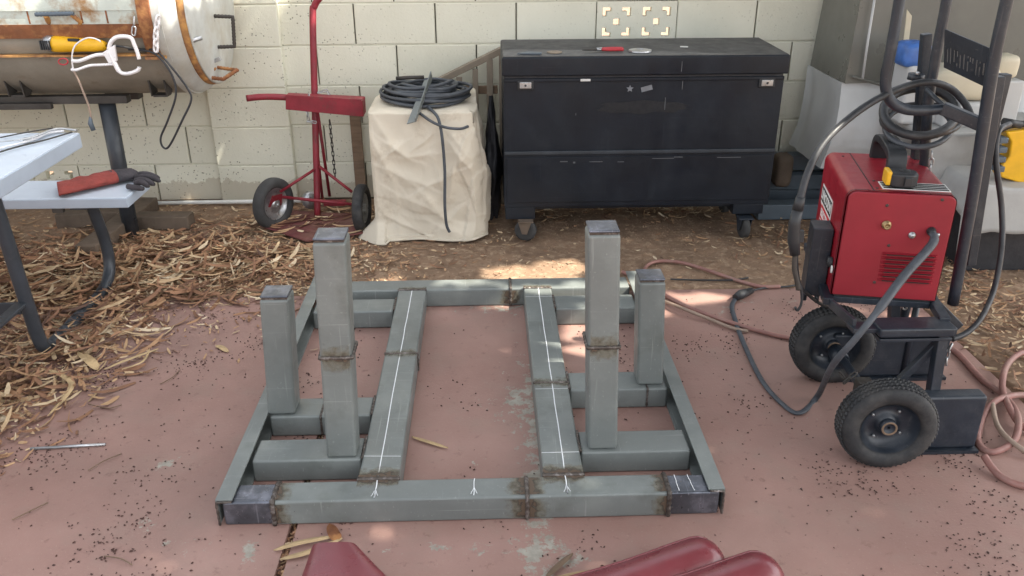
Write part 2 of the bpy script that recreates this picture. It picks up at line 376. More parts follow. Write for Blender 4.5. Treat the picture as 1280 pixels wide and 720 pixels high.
def chain_links(name, path, parent, m='zinc', L=.03, wr=.003, wdt=.010):
    """links along a path, one mesh each, sharing two link meshes"""
    path = [Vector(p) for p in path]; seg = [(path[i + 1] - path[i]).length for i in range(len(path) - 1)]; tot = sum(seg)
    mb = MB(); pts = []
    for k in range(12):
        a = 2 * math.pi * k / 12; pts.append((0, math.cos(a) * wdt * .6, math.sin(a) * wdt * .6 + (L * .5 - wdt * .6) * (1 if math.sin(a) > 0 else -1)))
    mb.tube(pts, wr, 5, closed=True); n = max(2, int(tot / (L * .78))); me = None
    for i in range(n):
        d = (i + .5) / n * tot; j = 0
        while d > seg[j] and j < len(seg) - 1: d -= seg[j]; j += 1
        dr = (path[j + 1] - path[j]).normalized(); p = path[j] + dr * d
        if me is None:
            o = part(name, mb, m, parent, local=True); me = o.data
        else:
            o = bpy.data.objects.new(name, me); COL.objects.link(o); o.parent = parent
        q = Vector((0, 0, 1)).rotation_difference(dr).to_matrix().to_4x4() @ Matrix.Rotation(R(25 + 90 * (i % 2)), 4, 'Z')
        o.matrix_local = FRAME[parent.name].inverted() @ Matrix.Translation(p) @ q

# ================================================================== SETTING
SLABY = 3.21; SLABX = 1.72
def soil_h(x, y):
    inside = (x < SLABX + .01) and (y < SLABY + .01) and x > -3.7
    h = .012 * noise.noise(Vector((x * 1.7, y * 1.7, 0))) + .008 * noise.noise(Vector((x * 9, y * 9, 3))) + .004 * noise.noise(Vector((x * 30, y * 30, 5)))
    return -.07 if inside else h - .004
mb = MB(); nx, ny = 400, 150
xs = [-3.8 + 8.4 * i / nx for i in range(nx + 1)]; ys = [-1.2 + 5.8 * (j / ny) ** .62 for j in range(ny + 1)]
vs = [(x, y, soil_h(x, y)) for y in ys for x in xs]
fs = [(j * (nx + 1) + i, j * (nx + 1) + i + 1, (j + 1) * (nx + 1) + i + 1, (j + 1) * (nx + 1) + i) for j in range(ny) for i in range(nx)]
mb.add(vs, fs, True)
B = 90
for (a, b, c, d) in [(-B, -3.8, -B, B), (4.6, B, -B, B), (-3.8, 4.6, -B, -1.2), (-3.8, 4.6, 4.6, B)]:
    mb.add([(a, c, -.004), (b, c, -.004), (b, d, -.004), (a, d, -.004)], [(0, 1, 2, 3)])
o = part('soil', mb, 'soil', local=True); tag(o, 'dry brown dirt between the red slab and the block wall', None, kind='structure')

WEAR = [(.11, 1.72, .05, .22, .16), (.13, 2.05, .06, .25, .13), (.12, 2.5, .07, .3, .10), (.02, 2.35, .1, .12, .09), (-.62, 1.67, .03, .07, .17),
        (-.9, 1.8, .12, .05, .10), (-.78, 1.72, .1, .03, .09), (1.0, 2.25, .05, .03, .12), (-.06, 2.05, .05, .1, .08), (.05, 3.05, .18, .07, .12), (-.1, 1.68, .2, .04, .10),
        (-1.0, 2.1, .15, .07, .05), (.9, 3.0, .2, .05, .08), (.2, 1.65, .06, .05, .12), (-.93, 2.06, .06, .03, .10), (1.2, 3.08, .3, .05, .08)]
def slab(x0, x1, y0, y1, n):
    m = MB(); st = .03; a = max(2, int((x1 - x0) / st)); b = max(2, int((y1 - y0) / st))
    f = lambda u, v: Vector((x0 + (x1 - x0) * u, y0 + (y1 - y0) * v, .0012 * noise.noise(Vector((u * 20 + n, v * 20, 1)))))
    m.grid(f, a, b, True)
    m.box(x0, x1, y0, y1, -.10, -.012)
    for (p, q) in [((x0, y0), (x1, y0)), ((x1, y0), (x1, y1)), ((x1, y1), (x0, y1)), ((x0, y1), (x0, y0))]:
        m.add([(p[0], p[1], -.012), (q[0], q[1], -.012), (q[0], q[1], 0), (p[0], p[1], 0)], [(0, 1, 2, 3)])
    o = part('concrete_slab', m, 'slab', local=True); o['kind'] = 'structure'
    at = o.data.attributes.new('wear', 'FLOAT', 'POINT'); vals = []
    for v in o.data.vertices:
        wv = 0
        for (cx, cy, sx, sy, a_) in WEAR: wv += a_ * math.exp(-((v.co.x - cx) / sx) ** 2 - ((v.co.y - cy) / sy) ** 2)
        vals.append(min(.19, wv * 1.5) + .085)
    at.data.foreach_set('value', vals)
    return o
tag(slab(-3.6, -.532, -1.1, SLABY, 0), 'left red painted concrete slab under the picnic table')
tag(slab(-.512, SLABX, -1.1, SLABY, 5), 'worn red painted concrete slab under the steel frame and cart')

# ---- block wall: every block is a part
BW, BH, WY = .4064, .2032, 4.467
wall = thing('block_wall', 'cream painted concrete block wall behind the black chest and canvas box', 'wall', (0, WY, 0))
DX0 = -.248
def bev_block(wd, hgt, dep):
    g = .0035; b = .004; m = MB(); x0, x1, z0, z1 = g, wd - g, g * .7, hgt - g * .7
    m.add([(x0, b, z0), (x1, b, z0), (x1, b, z1), (x0, b, z1), (x0 + b, 0, z0 + b), (x1 - b, 0, z0 + b), (x1 - b, 0, z1 - b), (x0 + b, 0, z1 - b),
           (x0, dep, z0), (x1, dep, z0), (x1, dep, z1), (x0, dep, z1)],
          [(4, 5, 6, 7), (0, 1, 5, 4), (1, 2, 6, 5), (2, 3, 7, 6), (3, 0, 4, 7), (0, 8, 9, 1), (1, 9, 10, 2), (2, 10, 11, 3), (3, 11, 8, 0)])
    return m
bcache = {}
def block(x, z, wd, y, parent, dep=.10):
    key = round(wd, 3), dep
    if key in bcache:
        o = bpy.data.objects.new('block', bcache[key]); COL.objects.link(o); o.parent = parent
    else:
        o = part('block', bev_block(wd, BH, dep), 'block', parent, local=True); bcache[key] = o.data
    o.location = Vector((x, y - WY + random.uniform(-.0012, .0012), z)); return o
GU = [0, .0295, .0325, .0535, .0745, .0855, .1215, .1325, .1535, .1745, .1765, .2032]
def screen_block(x, z, parent):
    # breeze block with L shaped corner slots and a square centre slot, twice
    m = MB(); e = [.030, .050, .074, .085, .118, .129, .153, .173]
    us = [0.001] + e + [.2032]; us2 = us[:-1] + [.2032 + v for v in [0] + e] + [.4054]
    zs = [.001] + e + [.2022]
    def hole(i, j):
        i2 = i if i < 9 else i - 9
        i2, j2 = i2, j
        if i2 < 1 or i2 > 7 or j2 < 1 or j2 > 7: return False
        k = lambda q: 0 if q == 1 else (1 if q == 2 else (2 if q in (3, 5) else (3 if q == 4 else (4 if q == 6 else 5))))
        a, b = k(i2), k(j2)
        if a == 3 and b == 3: return True
        L_ = lambda q: q in (0, 5)
        near = lambda q: q in (0, 1, 4, 5)
        return near(a) and near(b) and (L_(a) or L_(b)) and not (a in (0, 1) and b in (2, 3))
    m.perf(us2, zs, hole, 0, .045)
    o = part('screen_block', m, 'block', parent, local=True, label='pierced screen block with corner shaped slots')
    o.location = Vector((x, 0, z)); return o
core = MB()
ROWS = 9
def row_of_blocks(xa, xb, x_ph, r, skip=()):
    k = math.ceil((xa - x_ph) / BW - 1e-4); xsj = [xa]
    while x_ph + k * BW < xb - .03:
        if x_ph + k * BW > xa + .03: xsj.append(x_ph + k * BW)
        k += 1
    xsj.append(xb)
    for a, b in zip(xsj[:-1], xsj[1:]):
        if any(abs(a - s) < .05 for s in skip): screen_block(a, r * BH, wall)
        else: block(a, r * BH, b - a, WY, wall)
XP0, XP1 = -1.43, -1.02
for r in range(ROWS):
    off = 0 if r % 2 == 0 else BW / 2
    row_of_blocks(XP1 - .02, 4.5, DX0 + off, r, skip=((DX0 + 2 * BW,) if r == 4 else ()))
    offl = -1.775 if r % 2 == 0 else -1.58
    row_of_blocks(-4.3, XP0 + .02, offl, r, skip=((-1.775 - 2 * BW,) if r == 0 else ()))
# the body of the wall behind the faces, with openings left for the screen blocks
s0 = DX0 + 2 * BW; z0 = 4 * BH; s1 = -1.775 - 2 * BW
for (a, b, c, d) in [(-4.3, s1, 0, BH), (s1 + BW, XP0, 0, BH), (-4.3, XP0, BH, ROWS * BH), (XP0, s0, 0, ROWS * BH), (s0, s0 + BW, 0, z0), (s0, s0 + BW, z0 + BH, ROWS * BH), (s0 + BW, 4.5, 0, ROWS * BH)]:
    core.box(a, b, WY + .016, WY + .15, c - (.2 if c == 0 else 0), d)
part('wall_core', core, 'joint', wall)
mo = MB()
for r in range(1, ROWS):
    for (a, b) in ((-4.3, XP0), (XP1, 4.5)):
        if r in (4, 5):
            for (p, q) in ((a, min(b, s0)), (s0 + BW, b)):
                if q > p: mo.box(p, q, WY + .003, WY + .013, r * BH - .0045, r * BH + .0045)
        else: mo.box(a, b, WY + .003, WY + .013, r * BH - .0045, r * BH + .0045)
part('mortar', mo, 'mortar', wall)
# the pilaster
pil = thing('pilaster', 'cream block pilaster standing slightly proud of the wall left of the red hand truck', 'pilaster', (XP0, WY, 0))
for r in range(ROWS):
    o = block(0, r * BH, XP1 - XP0, WY - .045, pil, .10)
mo = MB(); mo.box(XP0 + .004, XP1 - .004, WY - .041, WY + .012, -.1, ROWS * BH); part('mortar', mo, 'mortar', pil)
# white strip at the wall foot
single('white_pipe', MB().tube([(-1.84, 4.395, .012), (-1.3, 4.392, .014), (-.95, 4.398, .012)], .011, 10), 'white',
       'thin white pipe lying along the foot of the wall left of the red hand truck', 'pipe')

# ---- unseen tree placed toward the sun to cast the dappled shade
HOLES = []  # leaf gaps cut along sun rays to shape the sun patches
def lit(P, r): HOLES.append((Vector(P) - SUN * (P[2] / SUN.z), r))     # spot on the ground plane
for (px, py, rx, ry) in [(632, 333, .08, .06), (665, 334, .12, .08), (705, 326, .09, .08), (680, 345, .14, .06),
                         (672, 372, .10, .025), (700, 372, .10, .035), (745, 372, .10, .035), (785, 350, .03, .08),
                         (820, 378, .10, .04), (840, 396, .13, .045), (835, 425, .08, .02), (840, 412, .10, .02), (800, 425, .04, .02), (860, 365, .15, .03), (690, 440, .05, .02), (688, 470, .05, .012), (640, 372, .06, .02),
                         (560, 362, .08, .016), (480, 345, .05, .02), 
                          (725, 430, .03, .05), (715, 402, .02, .05), (35, 262, .28, .04)]:
    HOLES.append((onz(px, py, .03), (rx, ry)))
SOFT = [(onz(px, py, .03), (rx, ry)) for (px, py, rx, ry) in [(540, 668, .12, .01), (1100, 380, .2, .05)]]
def in_hole(P):
    Q_ = P - SUN * ((P.z - .73) / SUN.z)
    if .98 < Q_.x < 1.45 and 2.15 < Q_.y < 2.8: return False
    G = P - SUN * (P.z / SUN.z)
    for c, r in HOLES:
        if abs(G.y - c.y) > .6 or abs(G.x - c.x) > .8: continue
        if ((G.x - c.x) / (r[0] + .05)) ** 2 + ((G.y - c.y) / (r[1] + .05)) ** 2 < 1: return True
    for c, r in SOFT:           # thinner leaf cover
        if ((G.x - c.x) / (r[0] + .05)) ** 2 + ((G.y - c.y) / (r[1] + .05)) ** 2 < 1 and rr.random() < .72: return True
    # open side toward the tank and the upper left of the wall
    H = P - SUN * ((P.z - 1.0) / SUN.z)
    edge = .04 * noise.noise(Vector((H.x * 6, H.y * 6, 2)))
    if 3.62 + edge < H.y < 4.2 and H.x < -1.26 + edge: return True
    if H.y >= 4.2 and H.x < -1.95 + edge: return True
    if H.y > 4.42 + edge * .3 and H.x < -.97 + edge: return True
    if ((H.x + .80) / .05) ** 2 + ((H.y - 4.26) / .09) ** 2 < 1: return True
    return False
tree = thing('unseen_shade_tree', 'unseen leafy tree placed right of the slab to cast dappled shade', 'tree', (4.6, .4, 0))
mb = MB(); mb.tube(smooth_path([(4.6, .4, -.1), (4.5, .6, 1.2), (4.1, 1.0, 2.4), (3.6, 1.6, 3.4)], 5), [.16 - .008 * i for i in range(16)], 10)
for (dx, dy, dz) in [(-1.6, 1.1, .7), (.9, .9, .9), (-1.2, -.9, .8), (.6, -1.3, .8), (-2.2, .2, .9), (-.4, 2.1, .8)]:
    mb.tube(smooth_path([(3.75, 1.5, 3.1), (3.7 + dx * .5, 1.55 + dy * .5, 3.6), (3.6 + dx, 1.6 + dy, 3.4 + dz)], 4), [.06, .055, .05, .045, .04, .035, .03, .02, .012], 6)
part('trunk', mb, 'bark', tree)
mb = MB(); rr = random.Random(3); N = 0
for i in range(42000):
    a = rr.uniform(-1, 1); b = rr.uniform(-1, 1)
    if abs(a) ** 3.2 + abs(b) ** 3.2 > 1: continue
    P = Vector((2.95 + 2.75 * a, 2.0 + 2.55 * b, rr.uniform(3.55, 4.25)))
    if in_hole(P): continue
    s_ = rr.uniform(.045, .08); u = Vector((rr.gauss(0, 1), rr.gauss(0, 1), rr.gauss(0, .35))).normalized()
    n_ = Vector((rr.gauss(0, .4), rr.gauss(0, .4), 1)).normalized(); v_ = n_.cross(u).normalized(); u = v_.cross(n_)
    mb.add([P - u * s_, P + v_ * s_ * .62, P + u * s_, P - v_ * s_ * .62], [(0, 1, 2, 3)])
part('foliage', mb, 'leafgreen', tree, kind='stuff')

# ================================================================== STEEL FRAME (the subject)
T = .076
fr = thing('welded_tube_base', 'grey welded steel tube base frame with four upright posts in the middle of the slab', 'steel frame', (-.05, 1.79, 0))
def tube_box(name, x0, x1, y0, y1, z0, z1, m='steel', bev=.007, label=None):
    return part(name, MB().box(x0, x1, y0, y1, z0, z1), m, fr, bevel=bev, seg=3, label=label)
yaw = .0045
tube_box('front_tube', -.568, .461, 1.790, 1.874, .001, T)
part('bare_end_piece', MB().box(-.700, -.571, 1.794, 1.872, .001, T - .003), 'bare', fr, bevel=.006, seg=3, label='bare dark steel end piece at the front left corner')
part('bare_end_piece', MB().box(.464, .597, 1.794, 1.872, .001, T - .003), 'bare', fr, bevel=.006, seg=3, label='bare dark steel end piece at the front right corner')
tube_box('rear_tube', -.682, .562, 3.086, 3.186, .001, T)
def angle_rail(x0, x1, xo, tilt):
    m = MB(); y0, y1 = 1.795, 3.225
    m.box(x0, x1, y0, y1, T + .002, T + .007)
    m.box(xo - .0025, xo + .0025, y0 + .002, y1, .006, T + .0015)
    return part('angle_rail', m, 'steel', fr, bevel=.001)
angle_rail(-.716, -.672, -.713, 0); angle_rail(.566, .610, .607, 0)
# longitudinal members
tube_box('long_member', -.360, -.250, 1.878, 3.082, .001, T + .002)
tube_box('long_member', .137, .247, 1.878, 3.082, .001, T + .002)
# stubs
tube_box('cross_stub', -.668, -.364, 1.974, 2.080, .001, T - .004)
tube_box('cross_stub', -.668, -.364, 2.196, 2.302, .001, T - .004)
tube_box('cross_stub', .251, .562, 1.982, 2.088, .001, T - .004)
tube_box('cross_stub', .251, .562, 2.316, 2.428, .001, T - .004)
tube_box('cross_stub', -.668, -.364, 2.908, 3.020, .001, T - .004)
tube_box('cross_stub', .251, .562, 2.905, 3.024, .001, T - .004)
def side_inner(x0, x1):
    tube_box('side_flange', x0, x1, 1.90, 3.08, .001, .010, bev=.001)
side_inner(-.708, -.670); side_inner(.564, .604)
def post(x0, y0, top, wd=.083, dp=.083, mid=None, lean=0.0):
    m = MB(); b = T - .003
    m.hexa([(x0, y0, b), (x0 + wd, y0, b), (x0 + wd, y0 + dp, b), (x0, y0 + dp, b)],
           [(x0 + lean, y0, top - .012), (x0 + wd + lean, y0, top - .012), (x0 + wd + lean, y0 + dp, top - .012), (x0 + lean, y0 + dp, top - .012)])
    p = part('post', m, 'steel', fr, bevel=.009, seg=3)
    e = .002
    part('post_cap', MB().box(x0 + lean + e, x0 + lean + wd - e, y0 + e, y0 + dp - e, top - .007, top), 'bare', p, bevel=.003)
    part('weld_seam', MB().box(x0 + lean + .005, x0 + lean + wd - .005, y0 + .005, y0 + dp - .005, top - .0122, top - .0068), 'weld', p)
    if mid:
        xm = x0 + lean * (mid / top)
        bead(p, [(xm - .001, y0 - .001, mid), (xm + wd + .001, y0 - .001, mid), (xm + wd + .001, y0 + dp + .001, mid), (xm - .001, y0 + dp + .001, mid)], .0055, True)
    return p
def bead(parent, pts, r=.006, closed=False, name='weld_bead', lump=.16):
    pts = [Vector(p) for p in pts]; q = []; seq = pts + ([pts[0]] if closed else [])
    for a, b in zip(seq[:-1], seq[1:]):
        n = max(2, int((b - a).length / .004)); q += [a.lerp(b, i / n) for i in range(n)]
    if not closed: q.append(seq[-1])
    rs = [r * (1 + lump * math.sin(i * 1.5) + random.uniform(-lump, lump) * .5) for i in range(len(q))]
    m = MB().tube(q, rs, 7, closed=closed)
    return part(name, m, 'weld', parent)
post(-.461, 1.980, .728, mid=.392, lean=.024)
post(.272, 1.992, .733, mid=.402, lean=-.022)
post(-.675, 2.205, .468, lean=.022)
post(.468, 2.335, .444, lean=-.016)
# weld beads
for x in (-.5695, .0905, .4625):
    r = .0068 if x != .0905 else .006
    bead(fr, [(x, 1.789, .004), (x, 1.789, T - .004), (x, 1.793, T + .0005), (x, 1.870, T + .0005), (x, 1.875, T - .006)], r)
bead(fr, [(.085, 3.085, .004), (.085, 3.085, T - .004), (.085, 3.089, T + .0005), (.085, 3.180, T + .0005)], .006)
for (x0, x1) in ((-.362, -.248), (.135, .249)):
    bead(fr, [(x0, 1.876, T + .001), (x1, 1.876, T + .001)], .006)
    bead(fr, [(x0, 3.084, T + .001), (x1, 3.084, T + .001)], .0055)
bead(fr, [(-.361, 2.565, T + .002), (-.249, 2.565, T + .002), (-.249, 2.565, .01)], .0045)
bead(fr, [(.136, 2.355, T + .002), (.248, 2.355, T + .002), (.248, 2.355, .01)], .0045)
for (x, ya, yb) in ((-.362, 1.976, 2.078), (-.362, 2.198, 2.300), (.249, 1.984, 2.086), (.249, 2.318, 2.426), (-.362, 2.91, 3.018), (.249, 2.907, 3.022)):
    bead(fr, [(x, ya, T - .002), (x, yb, T - .002)], .004)
for (x, y) in ((-.515, 2.194), (.498, 2.314)):
    bead(fr, [(x, y, .008), (x, y, T - .004), (x, y + .1, T - .003)], .0035)
bead(fr, [(-.713, 1.793, .004), (-.713, 1.793, T), (-.674, 1.793, T + .001)], .0035)
bead(fr, [(.607, 1.793, .004), (.607, 1.793, T), (.57, 1.793, T + .001)], .0035)
m = MB()
for (wx, wy, wz) in [(-.57, 1.79, .04), (-.57, 1.82, T), (.09, 1.79, .04), (.09, 1.82, T), (.463, 1.79, .04), (.463, 1.82, T), (-.305, 1.87, T + .002), (.192, 1.87, T + .002)]:
    for _ in range(26):
        r = random.uniform(.0006, .0016); x = wx + random.gauss(0, .022)
        if wz < T - .01: p = Vector((x, 1.7895, random.uniform(.008, .066)))
        else: p = Vector((x, min(1.868, max(1.797, wy + random.gauss(0, .025))), T + .0005))
        m.add([p + Vector((r, 0, 0)), p + Vector((-r, 0, 0)), p + Vector((0, r, 0)), p + Vector((0, -r, 0)), p + Vector((0, 0, r)), p + Vector((0, 0, -r))],
              [(0, 2, 4), (2, 1, 4), (1, 3, 4), (3, 0, 4), (2, 0, 5), (1, 2, 5), (3, 1, 5), (0, 3, 5)])
part('weld_spatter', m, 'weld', fr, kind='stuff')
# heat tint round the welds: thin scorched film on the paint
def tint_mat():
    m, t, p = new_mat('scorched_paint'); L = t.links.new
    at = t.nodes.new('ShaderNodeAttribute'); at.attribute_name = 'tone'
    tc = t.nodes.new('ShaderNodeTexCoord'); k = t.nodes.new('ShaderNodeTexNoise'); k.inputs['Scale'].default_value = 55; k.inputs['Detail'].default_value = 6
    L(tc.outputs['Object'], k.inputs['Vector'])
    a = t.nodes.new('ShaderNodeMath'); a.operation = 'MULTIPLY_ADD'; L(k.outputs[0], a.inputs[0]); a.inputs[1].default_value = .9; L(at.outputs['Fac'], a.inputs[2])
    r = t.nodes.new('ShaderNodeValToRGB'); e = r.color_ramp.elements; e[0].position = .55; e[0].color = (0, 0, 0, 1); e[1].position = 1.30; e[1].color = (.85, .85, .85, 1)
    L(a.outputs[0], r.inputs[0]); L(r.outputs[0], p.inputs['Alpha'])
    r2 = t.nodes.new('ShaderNodeValToRGB'); e = r2.color_ramp.elements; e[0].position = .75; e[0].color = (.20, .17, .11, 1); e[1].position = 1.3; e[1].color = (.045, .032, .025, 1)
    n = e.new(1.0); n.color = (.11, .075, .05, 1)
    L(a.outputs[0], r2.inputs[0]); L(r2.outputs[0], p.inputs['Base Color']); p.inputs['Roughness'].default_value = .6
    return m
mat['tint'] = tint_mat()
def tint(quad, cu=None, cv=None, nu=10, nv=6, power=1.0, tone=.72):
    """film patch: quad (4 world corners), strongest at parameter cu / cv"""
    a, b, c, d = [Vector(q) for q in quad]; m = MB()
    f = lambda u, v: a.lerp(b, u).lerp(d.lerp(c, u), v)
    m.grid(f, nu, nv, False)
    o = part('scorch_mark', m, 'tint', fr); at = o.data.attributes.new('tone', 'FLOAT', 'POINT'); vals = []
    for j in range(nv + 1):
        for i in range(nu + 1):
            u, v = i / nu, j / nv; s_ = 1
            if cu is not None: s_ *= max(0, 1 - abs(u - cu) / max(cu, 1 - cu)) ** power
            if cv is not None: s_ *= max(0, 1 - abs(v - cv) / max(cv, 1 - cv)) ** power
            vals.append(s_ * tone)
    at.data.foreach_set('value', vals)
for x in (-.5695, .0905, .4625):
    wd = .05 if x != .0905 else .065
    l0 = x - wd if x > -.5 else x + .003; r0 = x + wd if x < .4 else x - .003
    tint([(l0, 1.7885, .008), (r0, 1.7885, .008), (r0, 1.7885, .068), (l0, 1.7885, .068)], cu=(x - l0) / (r0 - l0))
    tint([(l0, 1.797, T + .0012), (r0, 1.797, T + .0012), (r0, 1.868, T + .0012), (l0, 1.868, T + .0012)], cu=(x - l0) / (r0 - l0))
for (x0, x1) in ((-.36, -.25), (.137, .247)):
    tint([(x0, 1.836, T + .0016), (x1, 1.836, T + .0016), (x1, 1.874, T + .0016), (x0, 1.874, T + .0016)], cv=1)
    tint([(x0, 1.879, T + .0034), (x1, 1.879, T + .0034), (x1, 1.93, T + .0034), (x0, 1.93, T + .0034)], cv=0)
    tint([(x0, 3.09, T + .0012), (x1, 3.09, T + .0012), (x1, 3.12, T + .0012), (x0, 3.12, T + .0012)], cv=0)
tint([(-.358, 2.53, T + .0034), (-.252, 2.53, T + .0034), (-.252, 2.60, T + .0034), (-.358, 2.60, T + .0034)], cv=.5, tone=.45)
tint([(.139, 2.32, T + .0034), (.245, 2.32, T + .0034), (.245, 2.39, T + .0034), (.139, 2.39, T + .0034)], cv=.5, tone=.5)
tint([(.03, 3.0845, .01), (.14, 3.0845, .01), (.14, 3.0845, .068), (.03, 3.0845, .068)], cu=.5)
for (x0, y0, mid) in ((-.449, 1.980, .392), (.260, 1.992, .402)):
    tint([(x0 + .006, y0 - .0014, mid - .05), (x0 + .079, y0 - .0014, mid - .05), (x0 + .079, y0 - .0014, mid + .045), (x0 + .006, y0 - .0014, mid + .045)], cv=.52, tone=.52)
# chalk lines
def chalk(pts, wd=.0028, z=T + .0032):
    q = []
    for a, b in zip(pts[:-1], pts[1:]):
        n = 8; q += [(a[0] + (b[0] - a[0]) * i / n + random.uniform(-.0008, .0008), a[1] + (b[1] - a[1]) * i / n, z) for i in range(n)]
    q.append((*pts[-1], z)); m = MB(); vs = []; fs = []
    for i, p in enumerate(q):
        d = Vector(q[min(i + 1, len(q) - 1)]) - Vector(q[max(0, i - 1)]); n = Vector((-d.y, d.x, 0)).normalized() * wd / 2
        vs += [Vector(p) + n, Vector(p) - n]
        if i: fs.append((2 * i - 2, 2 * i - 1, 2 * i + 1, 2 * i))
    m.add(vs, fs); part('chalk_line', m, 'chalk', fr)
chalk([(-.307, 1.885), (-.307, 2.56)]); chalk([(-.307, 2.572), (-.305, 3.075)])
chalk([(.196, 1.885), (.196, 2.348)]); chalk([(.196, 2.362), (.195, 3.075)])
chalk([(-.307, 1.872), (-.307, 1.797)], z=T + .0022); chalk([(.196, 1.872), (.196, 1.797)], z=T + .0022)
chalk([(-.356, 1.978), (-.254, 1.974)], .002); chalk([(.14, 1.976), (.244, 1.976)], .002); chalk([(.14, 2.316), (.244, 2.316)], .0016); chalk([(.14, 3.0), (.244, 3.0)], .0016)
for cx in (-.307, -.048, .196):
    chalk([(cx, 1.830 if cx != -.048 else 1.868), (cx - .001, 1.797)], .0022, T + .0022)
    chalk([(cx - .001, 1.828), (cx - .009, 1.802)], .0015, T + .0024); chalk([(cx, 1.828), (cx + .008, 1.804)], .0015, T + .0024)
chalk([(.49, 1.800), (.49, 1.868)], .0018, T - .0005); chalk([(.53, 1.800), (.525, 1.868)], .0018, T - .0005)

# ================================================================== BLACK CHEST
CY = 3.80; CX0, CX1 = .078, 1.328
ch = thing('tool_chest', 'large black steel job site chest on casters against the block wall', 'tool chest', (.7, CY, 0))
CB = CY + .44
body = part('chest_body', MB().box(CX0, CX1, CY, CB, .165, .765), 'chest', ch, bevel=.004)
m = MB(); m.hexa([(CX0 - .006, CY - .012, .776), (CX1 + .012, CY - .012, .776), (CX1 + .012, CB, .776), (CX0 - .006, CB, .776)],
                 [(CX0 - .006, CY - .012, .858), (CX1 + .012, CY - .012, .858), (CX1 + .006, CB, .866), (CX0 - .004, CB, .866)])
lid = part('lid', m, 'chest', ch, bevel=.006)
m = MB(); m.add([(CX0, CY - .004, .8608), (CX1 + .004, CY - .004, .8608), (CX1 - .002, CB - .01, .8682), (CX0 + .004, CB - .01, .8682)], [(0, 1, 2, 3)])
m.prism([(CX0, CY - .004, .8588), (CX1 + .004, CY - .004, .8588), (CX1 - .002, CB - .01, .8662), (CX0 + .004, CB - .01, .8662)], (0, 0, .002))
part('lid_top_sheet', m, 'chesttop', ch, label='dusty grey worn top of the lid')
part('lid_gap', MB().box(CX0 + .006, CX1 - .006, CY + .004, CB - .01, .764, .777), 'filler', ch)
part('front_lip', MB().box(CX0 + .002, CX1 - .002, CY - .007, CY + .0, .750, .764), 'chest', ch, bevel=.002)
part('front_rib', MB().box(CX0 + .002, CX1 - .002, CY - .008, CY - .0005, .420, .437), mat['rib'], ch, bevel=.003)
part('front_panel', MB().box(CX0 + .012, CX1 - .012, CY - .005, CY - .0005, .190, .408), 'chest', ch, bevel=.003)
part('skid_foot', MB().box(CX0 + .005, CX0 + .145, CY + .004, CB - .02, .105, .166), 'chest', ch, bevel=.004)
part('skid_foot', MB().box(CX1 - .165, CX1 - .02, CY + .004, CB - .02, .115, .166), 'chest', ch, bevel=.004)
part('base_rail', MB().box(CX0 + .146, CX1 - .166, CY + .05, CB - .05, .14, .166), 'chest', ch)
for lx in (.175, 1.250):
    q = part('latch_recess', MB().box(lx - .036, lx + .036, CY - .009, CY - .0006, .716, .757), 'plastic', ch, bevel=.003)
    lt = part('latch', MB().box(lx - .026, lx + .026, CY - .015, CY - .0095, .723, .751), 'zinc', ch, bevel=.004, label='silver latch plate')
    part('keyhole', MB().lathe([(0, .001), (0, .005), (.002, .005), (.002, .0005)], (lx, CY - .0175, .737), (0, 1, 0), 10), 'plastic', lt)
m = MB(); cx, cy, r0, r1 = .640, .716, .017, .008; poly = []
for k in range(10):
    a = math.pi / 2 + k * math.pi / 5; rr_ = r0 if k % 2 == 0 else r1; poly.append((cx + rr_ * math.cos(a), CY - .0035, cy + rr_ * math.sin(a)))
m.prism(poly, (0, .002, 0)); part('star_mark', m, 'tag', ch)
m = MB(); m.prism([(.693, CY - .0035, .700), (.742, CY - .0035, .712), (.736, CY - .0035, .733), (.688, CY - .0035, .720)], (0, .002, 0)); part('sticker', m, 'tag', ch)
m = MB().box(.418, .462, CY - .0085, CY - .0075, .752, .762); part('paint_chip', m, 'paper', ch)
m = MB()
for (x, z, L_, h) in [(.86, .79, .003, .045), (.872, .71, .003, .05), (.80, .62, .003, .055)]: m.box(x, x + L_, CY - (.0135 if z > .77 else .0025), CY - (.0125 if z > .77 else .0005), z, z + h)
for (x, z, L_, h) in [(.335, .385, .035, .004), (.395, .378, .01, .008), (.47, .383, .06, .003), (.60, .381, .03, .003), (.76, .395, .10, .003), (.86, .40, .04, .004), (1.06, .396, .11, .003), (.40, .60, .003, .01)]:
    m.box(x, x + L_, CY - .0065, CY - .0055, z, z + h)
part('scratch', m, 'scr', ch, kind='stuff')
# dark greasy smear
poly = []
for k in range(40):
    a = 2 * math.pi * k / 40; q = 1 + .35 * noise.noise(Vector((math.cos(a) * 2.5, math.sin(a) * 2.5, 3.3)))
    poly.append((.70 + .225 * math.cos(a) * q, CY - .0022, .632 + .028 * math.sin(a) * q + .004 * math.sin(a * 9)))
part('grease_smear', MB().prism(poly, (0, .0015, 0)), 'grease', ch)
def caster(x, y, r, ang, fork):
    c = part('caster_fork', MB().box(x - .035, x + .035, y - .035, y + .035, .098, .106), fork, ch, bevel=.002)
    ax = Vector((math.cos(ang), math.sin(ang), 0)); m = MB()
    for s in (-1, 1):
        p = Vector((x, y, 0)) + ax * .024 * s; d = Vector((-ax.y, ax.x, 0))
        m.prism([p + d * .032 + Vector((0, 0, .10)), p - d * .032 + Vector((0, 0, .10)), p - d * .012 + Vector((0, 0, r - .012)), p + d * .012 + Vector((0, 0, r - .012))], ax * .003 * s)
    part('caster_bracket', m, fork, ch)
    m = MB().lathe([(-.016, .001), (-.016, r * .8), (-.012, r), (.012, r), (.016, r * .8), (.016, .001)], (x, y, r + .001), ax, 20)
    part('caster_wheel', m, 'greyrubber', ch)
